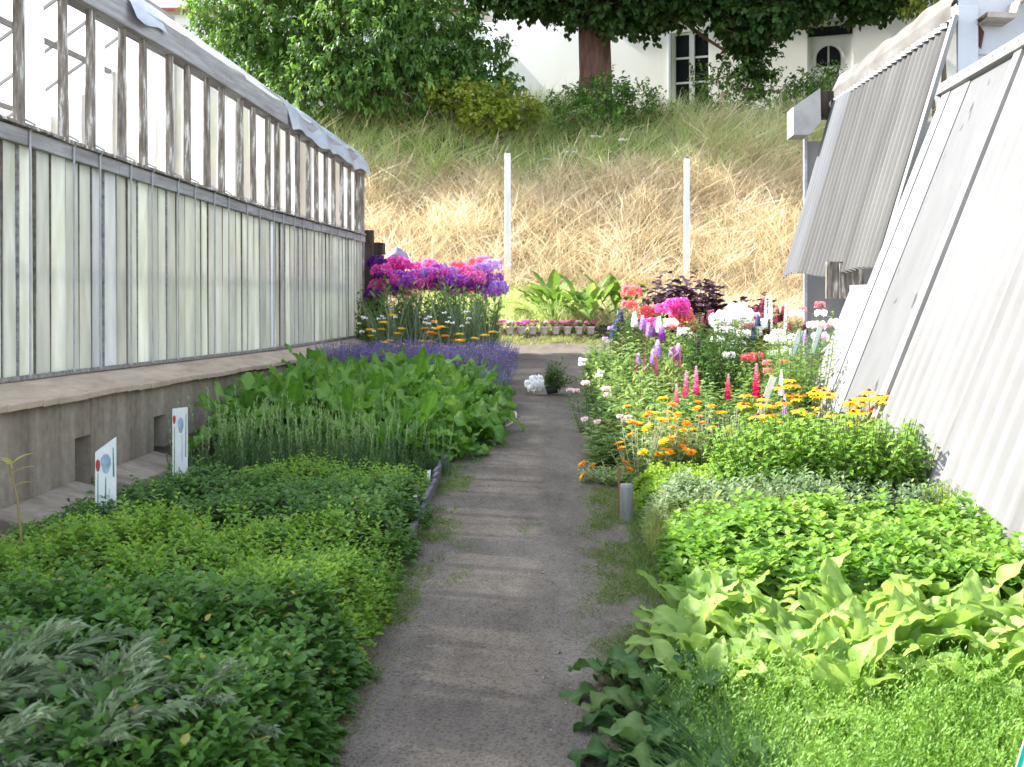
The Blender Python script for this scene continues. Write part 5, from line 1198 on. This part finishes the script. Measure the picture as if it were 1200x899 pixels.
o = empty('linden_tree', 'large dark canopied tree with a thick red brown trunk before the white house', 'tree', (tp(697,150)[0], TY, g(.2, TY)-.1), 0)
mb = MB(); bx, by, bz = o.location; zt_ = HC-(15-VY)*TY/F
mb.tube([(bx,by,bz-.3),(bx,by,bz+.4),(bx+.02,by,bz+1.6),(bx-.02,by,zt_-.4),(bx+.05,by,zt_+.3),(bx+.15,by,zt_+1.6),(bx+.1,by,zt_+3.2)], [.70,.53,.47,.46,.50,.34,.18], 14)
bw(mb, 'trunk', M['bark'], o, smooth=True)
mb = MB()
for i, (px_, py, dy, r0) in enumerate(((600,-30,.6,.16),(640,-70,-1,.18),(800,-30,-.8,.22),(860,-10,.8,.20),(960,-40,-.3,.20),(760,-100,1.2,.18),(1030,-30,.4,.14),(850,60,-.4,.09))):
    limb(mb, (bx+.05*i*.2, by, zt_+.2+.15*(i % 4)), tp(px_, py, dy), r0, .04, .35, i)
bw(mb, 'limb', M['bark'], o, smooth=True)
cl = []
for px_, py, r_, dy in ((585,-25,38,.5),(625,-18,40,-.8),(668,-14,42,.6),(715,-8,48,-.9),(755,0,42,.5),(795,-14,42,-.6),(872,6,34,.3),(882,12,40,-.8),(905,-6,42,.7),(945,-14,36,-.4),(985,-22,38,.5),(1022,-12,36,-.3),(880,52,20,.2),(884,80,13,.1),(925,22,14,.2),(1045,-6,24,.2),
                       (600,-110,60,0),(680,-120,75,1),(760,-110,80,-1),(850,-110,85,.6),(940,-110,75,-.6),(1010,-100,60,.3),(720,-220,90,0),(830,-230,100,.4),(920,-210,85,-.4)):
    c = tp(px_, py, dy); s = r_*TY/F; cl.append((*c, s*1.15, s*1.3, s*.78))
cb, tw = crown(cl[:16], 52000, .18, oval(.85,.15), 61, twig=.5, down=.5, shell=.25)
cb2, tw2 = crown(cl[16:], 22000, .24, oval(.85,.15), 62, twig=.5, down=.5, shell=.4)
cb.add(np.concatenate(cb2.V), np.zeros((0,3), int)) if 0 else None
bw(cb2, 'crown', M['linden'], o, smooth=True)
bw(cb, 'crown', M['linden'], o, smooth=True); bw(tw, 'twigs', M['bark'], o)
def shrub(name, lab, cat, Y, clumps, n, leaf, tm, mat, seed, twig=.4, down=.3, stems=5, shell=.4, depth=1.1):
    c0 = at(clumps[0][0], 140, Y); o = empty(name, lab, cat, (c0[0], Y, g(c0[0], Y)), 0)
    cl = []
    for px_, py, rx_, ry_, dy in clumps:
        c = at(px_, py, Y+dy); cl.append((*c, rx_*Y/F, rx_*Y/F*depth, ry_*Y/F))
    cb, tw = crown(cl, n, leaf, tm, seed, twig, down, shell)
    bw(cb, 'crown', mat, o, smooth=True); bw(tw, 'twigs', M['twig'], o)
    mb = MB()
    for i, c in enumerate(cl[:stems]): limb(mb, (o.location.x+(c[0]-o.location.x)*.35, Y+.1*i, g(c0[0], Y)-.1), c[:3], .07, .02, 0, seed+i)
    bw(mb, 'stem', M['twig'], o, smooth=True)
    return o
shrub('peach_shrub', 'large sunlit shrub with long drooping leaves beyond the left greenhouse roof', 'shrub', 31.0,
      [(430,60,95,60,0),(340,30,75,55,.6),(270,10,50,45,.4),(500,50,65,60,.3),(560,85,40,38,.2),(390,110,70,40,-.6),(460,105,75,35,-.5),(540,108,45,26,-.2),(585,108,22,18,0),(400,-30,80,50,.5),(480,-20,60,45,.6),(320,-40,60,45,.7),(300,70,50,40,.2)],
      46000, .21, oval(.42,.3), M['peach'], 71, twig=.5, down=.75, shell=.35)
shrub('yellow_creeper', 'yellow green creeper at the foot of the large drooping shrub', 'shrub', 29.6, [(560,120,40,18,0),(525,112,22,14,0),(605,128,32,12,0),(575,140,40,12,-.2)], 3800, .13, oval(.75,.2), M['yellowtree'], 72, twig=.25)
shrub('round_shrub', 'green rounded shrub below the thick tree trunk', 'shrub', 30.4, [(705,115,36,26,0),(665,128,26,18,.1),(745,122,28,22,.2),(690,140,45,16,-.3)], 5200, .11, oval(.6,.2), M['peach'], 73, twig=.3)
shrub('window_shrub', 'loose green shrub growing up beside the casement window', 'shrub', 31.6, [(848,110,40,32,0),(880,92,28,30,.2),(828,134,26,12,.1),(795,140,22,8,.2),(905,120,36,24,0),(866,78,16,20,0)], 3000, .13, oval(.6,.25), M['peach'], 74, twig=.5, shell=.2)
shrub('door_shrub', 'bright green shrub in front of the arched door', 'shrub', 31.2, [(965,98,30,16,0),(940,112,26,16,.1),(985,92,16,10,.1)], 2200, .12, oval(.55,.25), M['peach'], 75, twig=.35)
shrub('sill_shrub', 'thin dark shrub below the casement window', 'shrub', 31.3, [(775,135,30,14,0),(812,140,30,12,.1),(740,140,26,12,0)], 1700, .10, oval(.5,.25), M['dkherb'], 77, twig=.4)
shrub('yellow_tree', 'yellow green tree top showing over the right greenhouse', 'tree', 30.0, [(1110,-10,48,30,0),(1075,0,20,20,.2),(1150,-15,40,30,.2),(1110,-60,60,40,0),(1180,-40,50,40,.4)], 9000, .12, oval(.6,.2), M['yellowtree'], 76, twig=.3)
# white umbels on the bank
for i, (px_, py) in enumerate(((668,178),(698,160),(730,164),(640,190))):
    x, _, z = at(px_, py, 29.2); gz0 = g(x, 29.2)
    e = empty('cow_parsley', ['single white umbel in the green grass, middle of the bank','white umbel just above the middle one','white umbel below the round shrub','faint low white umbel right of the white post'][i], 'wild flower', (x, 29.2, gz0), i)
    mb = MB(); mb.tube([(0,0,0),(0,0,max(.3, z-gz0))], .012, 5); mb.build('stem', M['stem'], e); link('flower_head', head('small', 'white'), e, (0,0,max(.3,z-gz0)), (0,0,0), (2.2,2.2,.8))

hs_.rotation_euler.z = R(-21)
# ================================================================ LIGHT, SKY, CAMERA
EL, AZ = 39.6, -74.0
w = bpy.data.worlds.new('World'); scene.world = w; w.use_nodes = True; nt = w.node_tree
bg = nt.nodes['Background']; sky = nt.nodes.new('ShaderNodeTexSky'); sky.sky_type = 'NISHITA'; sky.sun_disc = False
sky.sun_elevation = R(EL); sky.sun_rotation = R(AZ); sky.air_density = 1.0; sky.dust_density = 1.2; sky.ozone_density = 1.0
hsv = nt.nodes.new('ShaderNodeHueSaturation'); hsv.inputs['Saturation'].default_value = .5; nt.links.new(sky.outputs[0], hsv.inputs['Color']); nt.links.new(hsv.outputs[0], bg.inputs[0]); bg.inputs[1].default_value = .15
ld = bpy.data.lights.new('sun', 'SUN'); ld.energy = 3.5; ld.angle = R(.53); ld.color = (1, .95, .87)
lo = bpy.data.objects.new('sun', ld); COL.objects.link(lo)
sd = Vector((math.sin(R(AZ))*math.cos(R(EL)), math.cos(R(AZ))*math.cos(R(EL)), math.sin(R(EL))))
lo.rotation_euler = sd.to_track_quat('Z', 'Y').to_euler(); lo.location = (-20, 10, 25)
cd = bpy.data.cameras.new('camera'); co = bpy.data.objects.new('camera', cd); COL.objects.link(co)
co.location = (0, 0, HC); co.rotation_euler = (R(90), 0, 0)
cd.sensor_width = 36; cd.lens = 36*F/1200; cd.shift_x = -(VX-600)/1200; cd.shift_y = -(449.5-VY)/1200
cd.clip_start = .05; cd.clip_end = 1000
cd.dof.use_dof = True; cd.dof.focus_distance = 9.5; cd.dof.aperture_fstop = 8.0
scene.camera = co
scene.view_settings.view_transform = 'Standard'; scene.view_settings.look = 'None'; scene.view_settings.gamma = 1
scene.view_settings.exposure = 2.12
scene.cycles.use_denoising = True
scene.cycles.max_bounces = 8; scene.cycles.transparent_max_bounces = 12
